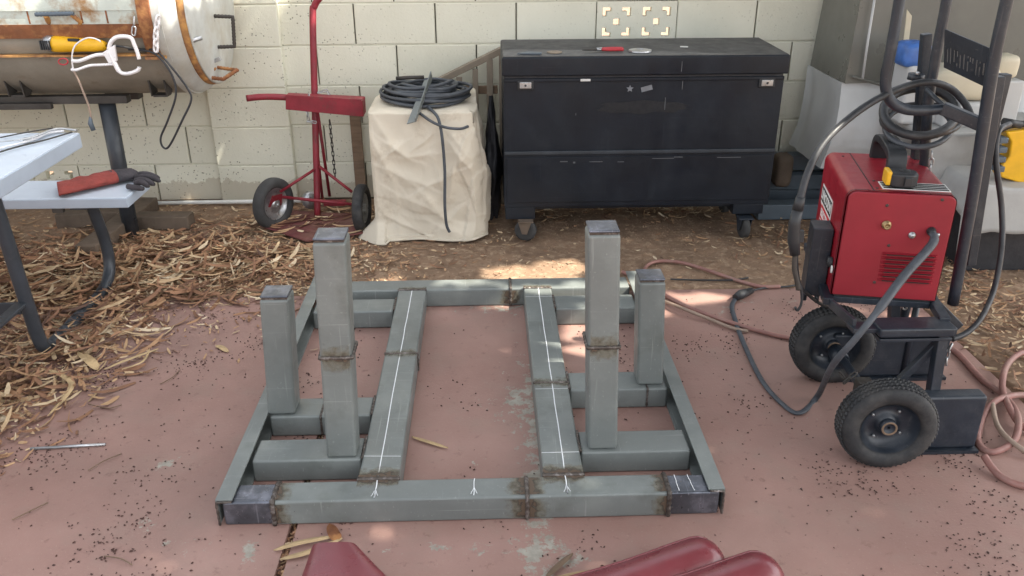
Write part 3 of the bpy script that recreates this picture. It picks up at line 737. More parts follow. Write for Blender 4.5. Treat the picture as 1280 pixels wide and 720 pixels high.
caster(.178, 3.80, .052, R(75), 'timber'); caster(1.222, 3.80, .052, R(8), 'black')
caster(.15, 4.16, .05, R(8), 'black'); caster(1.222, 4.16, .05, R(8), 'black')

# things on the lid
def lz(x, y): return .8615 + (y - CY) * .0175
def disc(px, py, r, m_, label, cat='disc', h=.004, name='cutting_disc'):
    P = onz(px, py, .864); z = lz(P.x, P.y) + .001
    mb = MB().lathe([(0, .001), (0, r), (h, r * .98), (h * 1.6, r * .35), (h, r * .3), (h, .001)], (P.x, P.y, z), (0, 0, 1), 28, smooth=False)
    return single(name, mb, m_, label, cat)
disc(800, 64, .052, 'zinc', 'pale silver grinding disc on the black chest lid, right of the red handled tool', h=.006)
disc(693, 65.5, .034, 'greywood', 'small faint tan disc between the grey plate and the red handled tool on the lid')
P = onz(662, 67, .864)
m = MB().prism([(P.x - .055, P.y - .02, .8645), (P.x + .05, P.y - .03, .8645), (P.x + .055, P.y + .01, .8645), (P.x - .01, P.y + .03, .8645)], (0, 0, .005))
single('metal_plate', m, 'bluegrey', 'thin grey metal plate leftmost on top of the black chest', 'plate')
P = onz(755, 64, .866); z = .875
sd = thing('pliers', 'red handled tool with a dark tip lying on the black chest lid', 'pliers', (P.x, P.y, .864))
part('jaw', MB().tube([(P.x - .10, P.y - .02, z), (P.x - .07, P.y - .014, z), (P.x - .035, P.y - .006, z)], [.003, .007, .009], 8, flat=.6), 'darksteel', sd)
part('pivot', MB().tube([(P.x - .035, P.y - .005, z), (P.x - .008, P.y, z)], [.008, .009], 8), 'zinc', sd)
for s in (-1, 1):
    part('handle', MB().tube(smooth_path([(P.x - .010, P.y + s * .004, z), (P.x + .03, P.y + s * .014, z), (P.x + .085, P.y + s * .011, z)], 4), .0075, 8), 'redplastic', sd)
P = onz(855, 59.5, .866)
single('paper_scrap', MB().prism([(P.x - .018, P.y, .868), (P.x + .016, P.y - .01, .868), (P.x + .02, P.y + .006, .868), (P.x - .015, P.y + .014, .868)], (0, 0, .003)), 'paper',
       'tiny white scrap on the right part of the black chest lid', 'scrap')

# ================================================================== CANVAS COVERED BOX
bx0, bx1, by0, by1, bz = -.552, -.035, 3.83, 4.27, .605
cv = thing('covered_box', 'box draped in a wrinkled beige canvas cover beside the black chest', 'covered box', ((bx0 + bx1) / 2, (by0 + by1) / 2, 0))
W_, D_ = bx1 - bx0, by1 - by0
rc = random.Random(31)
# creases: (s0, z0, s1, z1, height, width) measured round the box and up
CRE = [(.0, .50, .10, .34, .016, .020), (.10, .34, .27, .27, .020, .018), (.27, .27, .40, .33, .018, .020), (.40, .33, .50, .50, .014, .022),
       (.05, .58, .10, .47, .018, .012), (.10, .47, .20, .41, .022, .012), (.20, .41, .30, .42, .014, .016), (.08, .40, .16, .47, .014, .010),
       (.16, .22, .33, .13, .016, .022), (.20, .28, .36, .10, .014, .018), (.36, .10, .46, .20, .014, .018), (.37, .52, .49, .40, .020, .014), (.39, .46, .49, .34, .018, .012),
       (.42, .42, .37, .22, .014, .016), (.12, .30, .13, .02, .010, .020), (.30, .40, .35, .26, .012, .012), (.30, .52, .22, .44, .012, .010), (.47, .56, .44, .44, .012, .010),
       (.49, .40, .50, .05, .018, .02), (.02, .45, .035, .05, .014, .022), (.56, .40, .62, .20, .03, .03), (.70, .5, .66, .1, .03, .04), (.60, .2, .57, .0, .03, .03), (.25, .10, .45, .03, .010, .014), (.06, .12, .22, .04, .010, .014)]
for _ in range(10):
    a = rc.uniform(0, W_ + D_); b = rc.uniform(.05, .55); an = rc.uniform(0, 3.14); L_ = rc.uniform(.05, .16)
    CRE.append((a, b, a + L_ * math.cos(an), b + L_ * math.sin(an), rc.uniform(.002, .004), rc.uniform(.008, .014)))
def crease(s_, z):
    f = 0
    for (a, b, c, d, hgt, wd) in CRE:
        vx, vz = c - a, d - b; L2 = vx * vx + vz * vz; t = ((s_ - a) * vx + (z - b) * vz) / L2; tc_ = min(1, max(0, t))
        px, pz = s_ - a - vx * tc_, z - b - vz * tc_; dd = math.hypot(px, pz)
        if dd > .14: continue
        side = (px * vz - pz * vx)
        # sharp ridge with a softer slope below it
        w2 = wd * (3.6 if side > 0 else 1.5); f += hgt * math.exp(-dd / w2) * (1 - .4 * abs(2 * tc_ - 1))
    return f
def cloth(u, v):
    # u round the box (0 = front left corner, going right), v from hem to top centre
    W, D = W_, D_; per = 2 * (W + D); s_ = (u % 1) * per
    cxx, cyy = (bx0 + bx1) / 2, (by0 + by1) / 2
    if s_ < W: p = Vector((bx0 + s_, by0)); n = Vector((0, -1))
    elif s_ < W + D: p = Vector((bx1, by0 + s_ - W)); n = Vector((1, 0))
    elif s_ < 2 * W + D: p = Vector((bx1 - (s_ - W - D), by1)); n = Vector((0, 1))
    else: p = Vector((bx0, by1 - (s_ - 2 * W - D))); n = Vector((-1, 0))
    c = Vector((cxx, cyy)); q = p - c
    e = ((abs(q.x) / (W / 2)) ** 9 + (abs(q.y) / (D / 2)) ** 9) ** (1 / 9); q = q / e
    if v < .72:
        t = v / .72; z = bz * t
        w1 = noise.noise(Vector((s_ * 4, z * 3, 1.3))); w3 = noise.noise(Vector((s_ * 18, z * 14, 7.7)))
        wx = .02 * noise.noise(Vector((s_ * 7, z * 7, 3.1))); wz = .02 * noise.noise(Vector((s_ * 7, z * 7, 8.1)))
        top = min(1, (1 - t) * 7)
        fold = (.010 * w1 + .0025 * w3) * top - .012 + 1.35 * crease(s_ + wx, z + wz) * (.35 + .65 * top)
        hem = max(0, 1 - t * 7); fold += .030 * hem * (.5 + .5 * math.sin(s_ * 17 + 1)) + .012 * hem
        if s_ < .07 or s_ > per - .05: fold += .045 * max(0, .10 - z) / .10
        out = q * (1.01 - .01 * t) + n * fold
        zz = z + .004 + (.010 * max(0, math.sin(s_ * 9)) if t < .04 else 0)
    else:
        t = (v - .72) / .28; w_ = 1 - t
        r = noise.noise(Vector((q.x * w_ * 9, q.y * w_ * 9, 9)))
        out = q * w_ * (1 - .03 * min(1, t * 8)) - Vector((0, 0)) ; zz = bz + .005 * r + .010 * min(1, t * 6)
        if q.y > 0 and q.x > .08: zz += .07 * max(0, w_ - .55)
        k0 = max(0, 1 - t * 9); out += n * (-.012 + 1.25 * crease(s_, bz) * .35) * k0
    return Vector((c.x + out.x, c.y + out.y, zz))
mb = MB(); mb.grid(cloth, 300, 130)
cvr = part('canvas_cover', mb, 'canvas', cv)
part('crate', MB().box(bx0 + .035, bx1 - .035, by0 + .035, by1 - .035, .01, bz - .05), 'timber', cv)
m = MB(); hem = [cloth(i / 140, 0.004) for i in range(62)]
part('hem', MB().tube([(p.x, p.y - .003, .010) for p in hem], .006, 6), 'canvas', cvr)

# coil of welding cable on the canvas box
cx, cy = onz(533, 120, bz + .03).x, onz(533, 120, bz + .03).y
pts = []; rr = random.Random(5)
for k in range(15 * 20):
    a = 2 * math.pi * k / 20; lp = k / 20
    rad = .120 + .090 * (.5 + .5 * math.sin(lp * 2.39)) ; ox = .012 * math.sin(lp * 5.1); oy = .010 * math.cos(lp * 3.7)
    z = bz + .022 + .085 * (lp / 15) * (1 - .35 * (rad - .11) / .08) + .006 * math.sin(a * 2 + lp)
    pts.append((cx + ox + rad * 1.0 * math.cos(a), cy + oy + rad * .80 * math.sin(a), z))
wc = thing('welding_cable', 'coil of dark grey welding cable heaped on top of the canvas covered box', 'cable', (cx, cy, bz))
part('cable', MB().tube(smooth_path(pts, 2), .0078, 7), 'cablegrey', wc)
yF = by0 - .058
tail = [ony(516, 126, by0 + .16), ony(530, 131, by0 + .10), ony(543, 141, yF + .04), ony(549, 152, yF + .005), ony(553, 175, yF - .01), ony(556, 215, yF - .015), ony(556, 255, yF - .02), ony(558, 280, yF - .022), ony(562, 290, yF - .02)]
part('cable_tail', MB().tube(smooth_path(tail, 6), .0072, 8), 'cablegrey', wc)
tail = [ony(505, 128, by0 + .14), ony(520, 138, by0 + .05), ony(538, 151, yF + .0), ony(556, 159, yF - .01), ony(575, 161, yF - .005), ony(585, 158, yF + .03)]
part('cable_tail', MB().tube(smooth_path(tail, 6), .0065, 8), 'cablegrey', wc)
part('cable_end', MB().tube([ony(495, 98, 4.1), ony(512, 97, 4.1), ony(530, 96.5, 4.1)], .009, 8), 'darksteel', wc)
# angle iron resting on the coil
a = ony(535, 100, 4.02); b = ony(514, 154, 3.78); mid_ = (b - a)
m = MB(); sdv = Vector((.93, .2, .2)).normalized(); upv = sdv.cross(mid_.normalized()).normalized()
if upv.z < 0: upv = -upv
m.prism([a - sdv * .018, a + sdv * .018, b + sdv * .020, b - sdv * .020], upv * .004)
m.prism([a + sdv * .018, a + sdv * .018 + upv * .045, b + sdv * .020 + upv * .022, b + sdv * .020], sdv * .004)
single('angle_iron', m, 'steel', 'short grey angle iron leaning across the coil of welding cable', 'angle iron')

# wooden lattice leaning behind, between canvas box and chest
wf = thing('wooden_frame', 'weathered wooden frame with a sloping top rail leaning between canvas box and chest', 'wooden frame', (-.05, 4.38, 0))
Y = 4.37
a = ony(545, 103, Y); b = ony(628, 62, Y)
part('top_rail', MB().obox(a, b, .03, .055, (0, 1, 0)), 'greywood', wf, bevel=.003)
for (px, y1, wd) in [(612, 70, .032), (594, 82, .028), (574, 92, .03), (626, 62, .02)]:
    t = ony(px, y1 + 4, Y - .018); part('slat', MB().box(t.x - wd / 2, t.x + wd / 2, Y - .03, Y - .014, 0, t.z), 'greywood', wf, bevel=.002)
t = ony(600, 112, Y); part('cross_rail', MB().box(-.42, .06, Y - .012, Y + .01, t.z - .02, t.z + .02), 'wood', wf, bevel=.002)
part('cross_rail', MB().box(-.42, .06, Y - .012, Y + .01, .15, .19), 'wood', wf, bevel=.002)
# dark sack standing in for the shadow between box and chest
m = MB()
def fillerf(u, v):
    a = 2 * math.pi * u; r = (.045 + .02 * math.sin(v * 5)) * (1 - max(0, v - .85) * 5) + .018 * noise.noise(Vector((math.cos(a) * 2, math.sin(a) * 2, v * 6)))
    return Vector((.025 + r * .75 * math.cos(a), 4.2 + 2.4 * r * math.sin(a), .005 + .60 * v))
m.grid(fillerf, 28, 30); single('shade_filler', m, 'filler', 'dark sack squeezed between canvas box and black chest', 'filler')
# brown board by hand truck
a = ony(451, 240, 4.34); b = ony(443, 140, 4.42)
single('leaning_board', MB().obox((a.x, 4.36, 0.02), (b.x + .0, 4.43, b.z), .055, .022, (0, 1, 0)), 'wood', 'dark brown board leaning on the wall between hand truck and canvas box', 'board', bevel=.002)

# ================================================================== RED HAND TRUCK
ht = thing('hand_truck', 'red two wheeled cylinder hand truck with a chain, standing by the wall', 'hand truck', (-.87, 4.05, 0))
y0 = 4.11
foot = onz(397, 272, .02); top = ony(391, 25, 4.30); k1 = ony(393, 8, 4.31); k2 = ony(399, -2, 4.31); k3 = ony(412, -16, 4.31)
part('pole', MB().tube(smooth_path([foot, foot.lerp(top, .5), top, k1, k2, k3], 6), .0165, 12), 'cartred', ht)
def onpole(py): 
    t_ = (py - 272) / (25 - 272); return foot.lerp(top, t_)
# rear strut
a = ony(397, 140, 4.20); b = ony(412, 245, 4.28)
part('rear_strut', MB().tube([a, b], .008, 8), 'cartred', ht)
part('rear_strut', MB().tube([ony(396, 180, 4.18), ony(403, 248, 4.2)], .007, 8), 'cartred', ht)
part('strut_foot', MB().box(b.x - .03, b.x + .08, b.y - .03, b.y + .03, b.z - .045, b.z - .03), 'cartred', ht)
# saddle tray
tl = [ony(357, 120, 4.12), ony(452, 126, 4.12), ony(453, 146, 4.12), ony(357, 137, 4.12)]
m = MB(); m.prism(tl, (0, .006, 0))
tb = [p + Vector((0, .0, 0)) for p in (tl[0], tl[1])]
m.prism([tl[0], tl[1], tl[1] + Vector((0, .10, -.004)), tl[0] + Vector((0, .07, -.004))], (0, 0, .005))
m.prism([tl[1], tl[2], tl[2] + Vector((0, .10, 0)), tl[1] + Vector((0, .10, 0))], (.005, 0, 0))
part('saddle_tray', m, 'cartred', ht, bevel=.0015)
part('side_arm', MB().tube(smooth_path([ony(308, 123, 4.10), ony(330, 121, 4.13), ony(360, 122, 4.15), ony(392, 126, 4.2)], 5), .0155, 12), 'cartred', ht)
# axle, braces, plate
wl = Vector((-1.055, 4.0, .135)); wr = Vector((-.63, 4.0, .135))
ax = (wr - wl).normalized()
part('axle', MB().tube([ony(350, 246, 4.04), ony(455, 257, 4.04)], .008, 8), 'cartred', ht)
for (p, q) in (((393, 212), (350, 240)), ((399, 208), (440, 240))):
    part('brace', MB().tube([ony(*p, 4.13), ony(*q, 4.05)], .0075, 8), 'cartred', ht)
P1, P2, P3, P4 = onz(325, 282, .03), onz(383, 301, .03), onz(455, 275, .03), onz(352, 262, .03)
m = MB().prism([P1, P2, onz(460, 290, .03), onz(455, 268, .03), P4], (0, 0, -.006)); part('toe_plate', m, 'platered', ht)
m = MB().prism([onz(327, 282, .012), onz(350, 274, .012), ony(352, 242, 4.02), ony(340, 245, 3.96)], (.004, 0, 0)); part('gusset', m, 'cartred', ht)
m = MB().prism([onz(440, 283, .012), onz(457, 276, .012), ony(455, 247, 4.02)], (.004, 0, 0)); part('gusset', m, 'cartred', ht)
def cart_wheel(c, axis, rad, wdt, hub, rubber, parent, spokes=True):
    h = wdt / 2
    prof = [(-h * .6, rad * .62), (-h, rad * .75), (-h * .95, rad * .90), (-h * .6, rad * .985), (0, rad), (h * .6, rad * .985), (h * .95, rad * .90), (h, rad * .75), (h * .6, rad * .62)]
    w_ = part('tyre', MB().lathe(prof, c, axis, 40, closed=True), rubber, parent)
    rim = [(-h * .62, rad * .64), (-h * .5, rad * .56), (-h * .1, rad * .5), (-h * .15, rad * .2), (-h * .8, rad * .18), (-h * .8, .004), (h * .8, .004), (h * .8, rad * .18), (h * .15, rad * .2), (h * .1, rad * .5), (h * .5, rad * .56), (h * .62, rad * .64)]
    part('rim', MB().lathe(rim, c, axis, 32), hub, w_)
    return w_
axd = Vector((.80, -.60, 0)).normalized()
cart_wheel(Vector((ony(341, 247, 4.02).x, 4.02, .128)), Vector((.86, -.50, 0)), .128, .055, 'zinc', 'greyrubber', ht)
cart_wheel(Vector((ony(452, 257, 3.96).x, 3.96, .118)), Vector((1, -.10, 0)), .118, .05, 'zinc', 'rubber', ht)
part('small_wheel', MB().lathe([(-.015, .01), (-.015, .045), (.015, .045), (.015, .01)], ony(388, 250, 4.2), (.5, -.8, 0), 18), 'zinc', ht)
# chains
cA = ony(413, 150, 4.12)
chain_links('chain_link', [ony(412, 150, 4.11), ony(416, 190, 4.12), ony(419, 222, 4.13)], ht, 'darksteel', .028, .0025, .009)
chain_links('chain_link', [ony(386, 118, 4.14), ony(383, 135, 4.13), ony(386, 152, 4.13), ony(395, 153, 4.14)], ht, 'zinc', .026, .0028, .010)
chain_links('chain_link', [ony(397, 116, 4.20), ony(408, 113, 4.2), ony(413, 120, 4.2)], ht, 'zinc', .026, .0028, .010)

# ================================================================== SMOKER TANK ON ITS STAND
TY, TZ, TR = 4.02, 1.082, .400
tk = thing('barrel_smoker', 'rusty steel barrel smoker lying on a dark steel stand at the upper left', 'smoker', (-1.9, TY, 0))
XE = -1.340          # seam
def arc(x0, x1, a0, a1, r, m_, name, n=24, parent=tk, th=0, label=None):
    """shell strip; angle 0 = straight down, 90 = towards the camera"""
    mb = MB(); pts = []
    f = lambda u, v: Vector((x0 + (x1 - x0) * u, TY - r * math.sin(R(a0 + (a1 - a0) * v)), TZ - r * math.cos(R(a0 + (a1 - a0) * v))))
    mb.grid(f, 6, n)
    if th:
        mb.grid(lambda u, v: f(u, v) + (Vector((0, TY, TZ)) - Vector((0, f(u, v).y, f(u, v).z))).normalized() * th, 6, n)
        for vv in (0, 1):
            a, b = f(0, vv), f(1, vv); c = (Vector((0, TY, TZ)) - Vector((0, a.y, a.z))).normalized() * th
            mb.add([a, b, b + c, a + c], [(0, 1, 2, 3)])
        L_ = [f(1, i / n) for i in range(n + 1)]; c_ = [p + (Vector((0, TY, TZ)) - Vector((0, p.y, p.z))).normalized() * th for p in L_]
        mb.add(L_ + c_, [(i, i + 1, n + 2 + i, n + 1 + i) for i in range(n)])
    return part(name, mb, m_, parent, label=label)
def ang(py):   # tank angle whose front point shows at image row py (near the left of the frame)
    best = min(range(5, 170), key=lambda a: abs(proj_y(Vector((-1.9, TY - TR * math.sin(R(a)), TZ - TR * math.cos(R(a))))) - py)); return best
def proj_y(P):
    d = P - CAM; return 360 - FPX * d.dot(UP) / d.dot(FW)
aL = ang(70); aD = ang(48); aC = ang(32); aB = ang(12)
arc(-3.3, XE, -200, aL, TR, 'tankgrey', 'tank_shell', 40, th=.006)
arc(-3.3, XE - .04, aL, aD, TR - .012, 'tankgrey', 'door_recess', 8, label='grey green recess under the door edge')
door = arc(-3.2, XE - .05, aD, aC, TR + .004, 'rust', 'door_band', 8, th=.008, label='rust brown lower band of the door')
arc(-3.3, XE - .05, aC, aB, TR + .001, 'tankpale', 'door_panel', 8, th=.006, label='pale flaking painted door panel')
arc(-3.2, XE - .05, aB - .4, 160, TR + .006, 'tankpale', 'door_top', 20, th=.01)
# door seams
for (x) in (-2.02, -1.83, -1.62, -1.52):
    arc(x, x + .006, aC + .5, aB - .5, TR + .003, 'rust', 'panel_seam', 6, th=.004)
# lip shelf
za = TZ - TR * math.cos(R(aL)); ya = TY - TR * math.sin(R(aL))
part('door_lip', MB().box(-3.3, XE + .005, ya - .028, ya + .02, za - .004, za + .004), 'orange', tk, bevel=.001, label='orange rusty lip under the door')
part('lip_stop', MB().box(XE - .055, XE + .02, ya - .04, ya, za - .016, za - .005), 'orange', tk)
arc(XE - .052, XE, aL, 200, TR + .012, 'rust', 'rim_band', 30, th=.012)
arc(XE + .001, XE + .035, 0, 200, TR + .004, 'tanklight', 'rim_band', 40, th=.008, label='bright silver band beside the rust band')
# domed end with flange
mb = MB(); prof = [(0, TR), (.010, TR), (.025, TR * .985), (.045, TR * .95), (.06, TR * .915), (.07, TR * .88)]
mb.lathe(prof, (XE + .03, TY, TZ), (1, 0, 0), 64); part('domed_end', mb, 'tanklight', tk)
mb = MB(); r1 = TR * .88
mb.lathe([(0, r1 - .03), (0, r1 + .012), (.008, r1 + .014), (.03, r1 + .010), (.03, r1 - .03), (0, r1 - .03)], (XE + .092, TY, TZ), (1, 0, 0), 64)
part('end_flange', mb, 'orange', tk, label='orange rusty ring at the end of the tank')
part('end_plate', MB().lathe([(0, .001), (0, r1 + .011), (.004, r1 + .004), (.02, r1 * .6), (.024, .001)], (XE + .1225, TY, TZ), (1, 0, 0), 48), 'tanklight', tk)
part('weld_seam', MB().lathe([(0, r1 + .004), (.002, r1 + .012), (.006, r1 + .004)], (XE + .084, TY, TZ), (1, 0, 0), 64), 'darksteel', tk)
# rebar pieces
def rebar(pts, r, m_, name='rebar_hook', parent=tk):
    q = smooth_path(pts, 1); out = []; rs = []
    for a, b in zip(q[:-1], q[1:]):
        n = max(2, int((b - a).length / .007))
        for i in range(n): out.append(a.lerp(b, i / n)); rs.append(r * (1.12 if len(rs) % 2 else .92))
    out.append(q[-1]); rs.append(r)
    return part(name, MB().tube(out, rs, 8), m_, parent)
yf = TY - TR - .035
rebar([ony(44, 18, yf), ony(92, 17, yf)], .0085, 'bluegrey', 'door_handle')
rebar([ony(88, 17, yf), ony(100, 27, yf + .03), ony(101, 31, yf + .05)], .009, 'orange', 'door_handle')
rebar([ony(57, 19, yf + .0), ony(61, 28, yf + .04)], .010, 'orange', 'door_handle')
yr = TY - .05
rebar([ony(267, 20, yr), ony(291, 21, yr), ony(293, 58, yr), ony(268, 59, yr), ony(266, 22, yr)], .008, 'darksteel', 'rebar_loop')
rebar([ony(254, 96, yr - .1), ony(279, 99, yr - .1), ony(297, 87, yr - .05)], .0085, 'rust', 'rebar_hook')
rebar([ony(270, 84, yr - .02), ony(291, 87, yr - .02), ony(297, 88, yr - .05)], .0075, 'rust', 'rebar_hook')
part('latch_tab', MB().obox(ony(259, 79, yr - .05), ony(276, 73, yr - .05), .02, .018), 'zinc', tk, bevel=.002)
part('latch_tab', MB().obox(ony(262, 93, yr - .06), ony(268, 84, yr - .06), .02, .02), 'orange', tk, bevel=.002)
part('end_handle', MB().tube([ony(228, 55, TY - .33), ony(240, 51, TY - .32), ony(252, 47, TY - .30)], [.006, .010, .010], 8), 'zinc', tk)
# chain hanging in front of the band
chain_links('chain_link', [ony(168, 20, 3.605), ony(167, 45, 3.60)], tk, 'zinc', .036, .0035, .012)
chain_links('chain_link', [ony(198, 20, 3.60), ony(195, 42, 3.60), ony(195, 64, 3.60)], tk, 'clampwhite', .030, .0055, .016)
# brackets below
for (px) in (22, 200):
    c = ony(px, 112, 3.78)
    m = MB()
    for s in (-1, 1): m.prism([c + Vector((s * .03, -.03, .045)), c + Vector((s * .03, .05, .045)), c + Vector((s * .03, .05, -.02)), c + Vector((s * .03, -.02, -.025))], (.005 * s, 0, 0))
    m.box(c.x - .03, c.x + .03, c.y - .01, c.y + .05, c.z - .03, c.z - .022)
    part('hanger_bracket', m, 'darksteel', tk)
# stand
bm_z = ony(100, 122, 3.86).z
part('stand_rail', MB().box(-3.2, ony(162, 125, 3.86).x, 3.83, 3.88, bm_z - .022, bm_z + .012), 'darksteel', tk, bevel=.002)
part('stand_rail', MB().box(-3.2, ony(68, 128, 3.84).x, 3.80, 3.826, bm_z - .038, bm_z - .012), 'darksteel', tk, bevel=.002)
part('stand_rail', MB().box(ony(140, 118, 4.1).x, ony(181, 118, 4.1).x, 4.02, 4.08, bm_z - .045, bm_z - .015), 'darksteel', tk, bevel=.002)
la, lb = ony(134, 131, 3.9), ony(150, 215, 3.93); dr = (lb - la).normalized(); le = la + dr * (la.z / -dr.z)
part('stand_leg', MB().tube([la + Vector((0, 0, .02)), le], .036, 18), 'leg', tk)
part('stand_leg', MB().tube([(-2.9, 3.95, bm_z - .02), (-2.92, 3.95, 0)], .036, 12), 'leg', tk)
# timbers on the ground under the tank
def timber(p, q, w_, h_, label, m_='timber'):
    return single('timber', MB().obox((p.x, p.y, h_ / 2), (q.x, q.y, h_ / 2), w_, h_), m_, label, 'timber', bevel=.006, group='timbers on the ground under the smoker')
timber(onz(75, 283, 0), onz(160, 278, 0), .09, .075, 'dark timber lying parallel to the wall under the picnic bench, left of the stand foot')
timber(onz(110, 325, 0), onz(188, 262, 0), .10, .07, 'dark timber pointing away from the picnic bench toward the wall')
timber(onz(172, 284, 0), onz(241, 284, 0), .09, .07, 'short rusty brown timber lying right of the picnic bench end')

# ---- angle grinder resting on the lip
P = ony(98, 58, ya - .03)
gy = ya - .035
ag = thing('angle_grinder', 'yellow corded angle grinder resting on the lip of the smoker', 'angle grinder', (P.x, gy, za))
a = ony(66, 55, gy - .0); b = ony(133, 57, gy)
part('motor_body', MB().tube([a, a.lerp(b, .1), a.lerp(b, .5), a.lerp(b, .75), a.lerp(b, .93), b], [.032, .033, .028, .026, .022, .014], 16), 'yellow', ag)
hd = part('gear_head', MB().tube([ony(55, 54, gy), ony(60, 54, gy), ony(67, 55, gy)], [.022, .032, .034], 12), 'zinc', ag)
for k in range(5):
    part('vent_slot', MB().box(a.x - .036 + k * .009, a.x - .031 + k * .009, gy - .036, gy - .02, a.z - .018, a.z + .018), 'plastic', hd)
part('disc_guard', MB().lathe([(0, .001), (0, .052), (.006, .055), (.02, .055), (.02, .050), (.003, .048), (.003, .001)], ony(68, 42, gy + .06), (.1, .75, .65), 28), 'darksteel', ag)
part('switch', MB().obox(a.lerp(b, .35) + Vector((0, -.02, .022)), a.lerp(b, .55) + Vector((0, -.02, .022)), .012, .01), 'plastic', ag)
m = MB().tube(smooth_path([b, ony(150, 58, gy), ony(172, 62, gy), ony(195, 68, gy - .02), ony(214, 92, gy - .03), ony(220, 118, gy - .03), ony(210, 150, gy - .03), ony(201, 172, gy - .02), ony(204, 184, gy - .02),
                           ony(212, 182, gy - .02), ony(228, 150, gy - .03), ony(239, 125, gy - .03), ony(234, 110, gy - .03), ony(216, 86, gy - .03), ony(196, 64, gy - .01), ony(180, 62, gy + .03), ony(160, 62, gy + .01)], 6), .0045, 7)
part('power_cord', m, 'cable', ag)
# ---- locking clamp hung on the lip
gy2 = gy - .045
lc = thing('locking_clamp', 'pale chrome locking C clamp hanging over the lip of the smoker', 'clamp', (ony(150, 70, gy2).x, gy2, za))
part('clamp_jaw', MB().tube(smooth_path([ony(136, 62, gy2), ony(139, 52, gy2), ony(148, 46, gy2), ony(163, 47, gy2), ony(168, 56, gy2), ony(172, 66, gy2), ony(174, 74, gy2)], 5), .0085, 8), 'clampwhite', lc)
part('clamp_jaw', MB().tube(smooth_path([ony(136, 64, gy2), ony(143, 78, gy2), ony(150, 90, gy2), ony(160, 92, gy2), ony(172, 88, gy2), ony(174, 84, gy2)], 5), [.010] * 10 + [.008] * 16, 8), 'clampwhite', lc)
part('clamp_body', MB().prism([ony(128, 66, gy2 - .008), ony(143, 56, gy2 - .008), ony(146, 76, gy2 - .008), ony(136, 80, gy2 - .008)], (0, .014, 0)), 'clampwhite', lc, bevel=.002)
part('upper_handle', MB().tube(smooth_path([ony(142, 68, gy2), ony(120, 69, gy2), ony(100, 76, gy2), ony(90, 76, gy2)], 5), .0075, 8), 'clampwhite', lc)
part('lower_handle', MB().tube(smooth_path([ony(146, 80, gy2), ony(128, 81, gy2), ony(112, 82, gy2), ony(97, 87, gy2), ony(89, 87, gy2)], 5), .006, 8), 'clampwhite', lc)
part('red_grip', MB().tube([ony(74 + 6 * math.cos(t) + 5, 77 + 4 * math.sin(t), gy2) for t in [i * .524 for i in range(12)]], .003, 7, closed=True), 'redplastic', lc)
part('wire_loop', MB().tube(smooth_path([ony(92, 90, gy2), ony(90, 72, gy2), ony(94, 57, gy2), ony(107, 48, gy2), ony(118, 48, gy2), ony(126, 52, gy2)], 5), .0032, 7), 'clampwhite', lc)
# ground lead end dangling
dg = thing('dangling_cord', 'thin cord with a worn plug end dangling below the smoker', 'cord', tuple(ony(100, 95, gy2)))
part('cord', MB().tube(smooth_path([ony(92, 88, gy2), ony(98, 100, gy2), ony(103, 112, gy2), ony(111, 133, gy2), ony(114, 148, gy2)], 5), .0042, 7), 'hose2', dg)
part('plug', MB().tube([ony(113, 146, gy2), ony(113, 154, gy2), ony(117, 163, gy2)], [.006, .011, .010], 8), 'bluegrey', dg)

# ================================================================== PICNIC TABLE
pt = thing('picnic_table', 'picnic table with pale blue laminate top and attached bench on dark tube legs', 'picnic table', (-2.3, 2.63, 0))
tz, bz2 = .75, .45
TX = -1.425
def slabtop(name, x0, x1, y0, y1, z, h, label):
    m = MB().box(x0 + .004, x1 - .004, y0 + .004, y1 - .004, z - .008, z); p = part(name, m, 'table', pt, bevel=.003, label=label)
    m = MB().box(x0, x1, y0, y1, z - h, z - .003); part('rim', m, 'tablerim', p, bevel=.004)
    return p
slabtop('table_top', -3.2, TX, 2.27, 2.993, tz, .055, None)
slabtop('bench_seat', -3.2, -1.385, 3.165, 3.405, bz2, .042, None)
slabtop('bench_seat', -3.2, -1.385, 1.855, 2.095, bz2, .042, None)
def legtube(x, s=1):
    c = 2.63
    pts = [(x, c + s * .03, tz - .06), (x, c + s * .05, .45), (x, c + s * .08, .10), (x, c + s * .115, .035), (x, c + s * .18, .022), (x, c + s * .40, .022), (x, c + s * .60, .024), (x, c + s * .70, .07), (x, c + s * .725, .17), (x, c + s * .69, .32), (x, c + s * .66, bz2 - .045)]
    return part('leg', MB().tube(smooth_path(pts, 5), .0235, 12), 'leg', pt)
for x in (-1.59, -3.0):
    legtube(x, 1)
    part('leg', MB().tube(smooth_path([(x, 2.34, tz - .06), (x, 2.30, .4), (x, 2.26, .05), (x, 2.20, .022), (x, 2.06, .022), (x, 1.95, .06), (x, 1.92, .17), (x, 1.95, .32), (x, 1.97, bz2 - .045)], 5), .024, 12), 'leg', pt)
    part('table_bracket', MB().box(x - .02, x + .02, 2.32, 2.94, tz - .068, tz - .056), 'leg', pt)
    part('seat_bracket', MB().box(x - .03, x + .03, 3.19, 3.38, bz2 - .055, bz2 - .043), 'leg', pt)
a = onx(33, 385, -1.60)
part('cross_brace', MB().obox((-1.61, 2.69, .215), (-3.0, 2.60, .22), .012, .045), 'leg', pt, bevel=.003)
part('cross_brace', MB().obox((-1.60, 2.68, .235), (-1.60, 2.0, .235), .04, .012), 'leg', pt, bevel=.003)
part('bench_clip', MB().box(-1.68, -1.64, 3.17, 3.19, bz2 - .06, bz2 - .043), 'darksteel', pt)
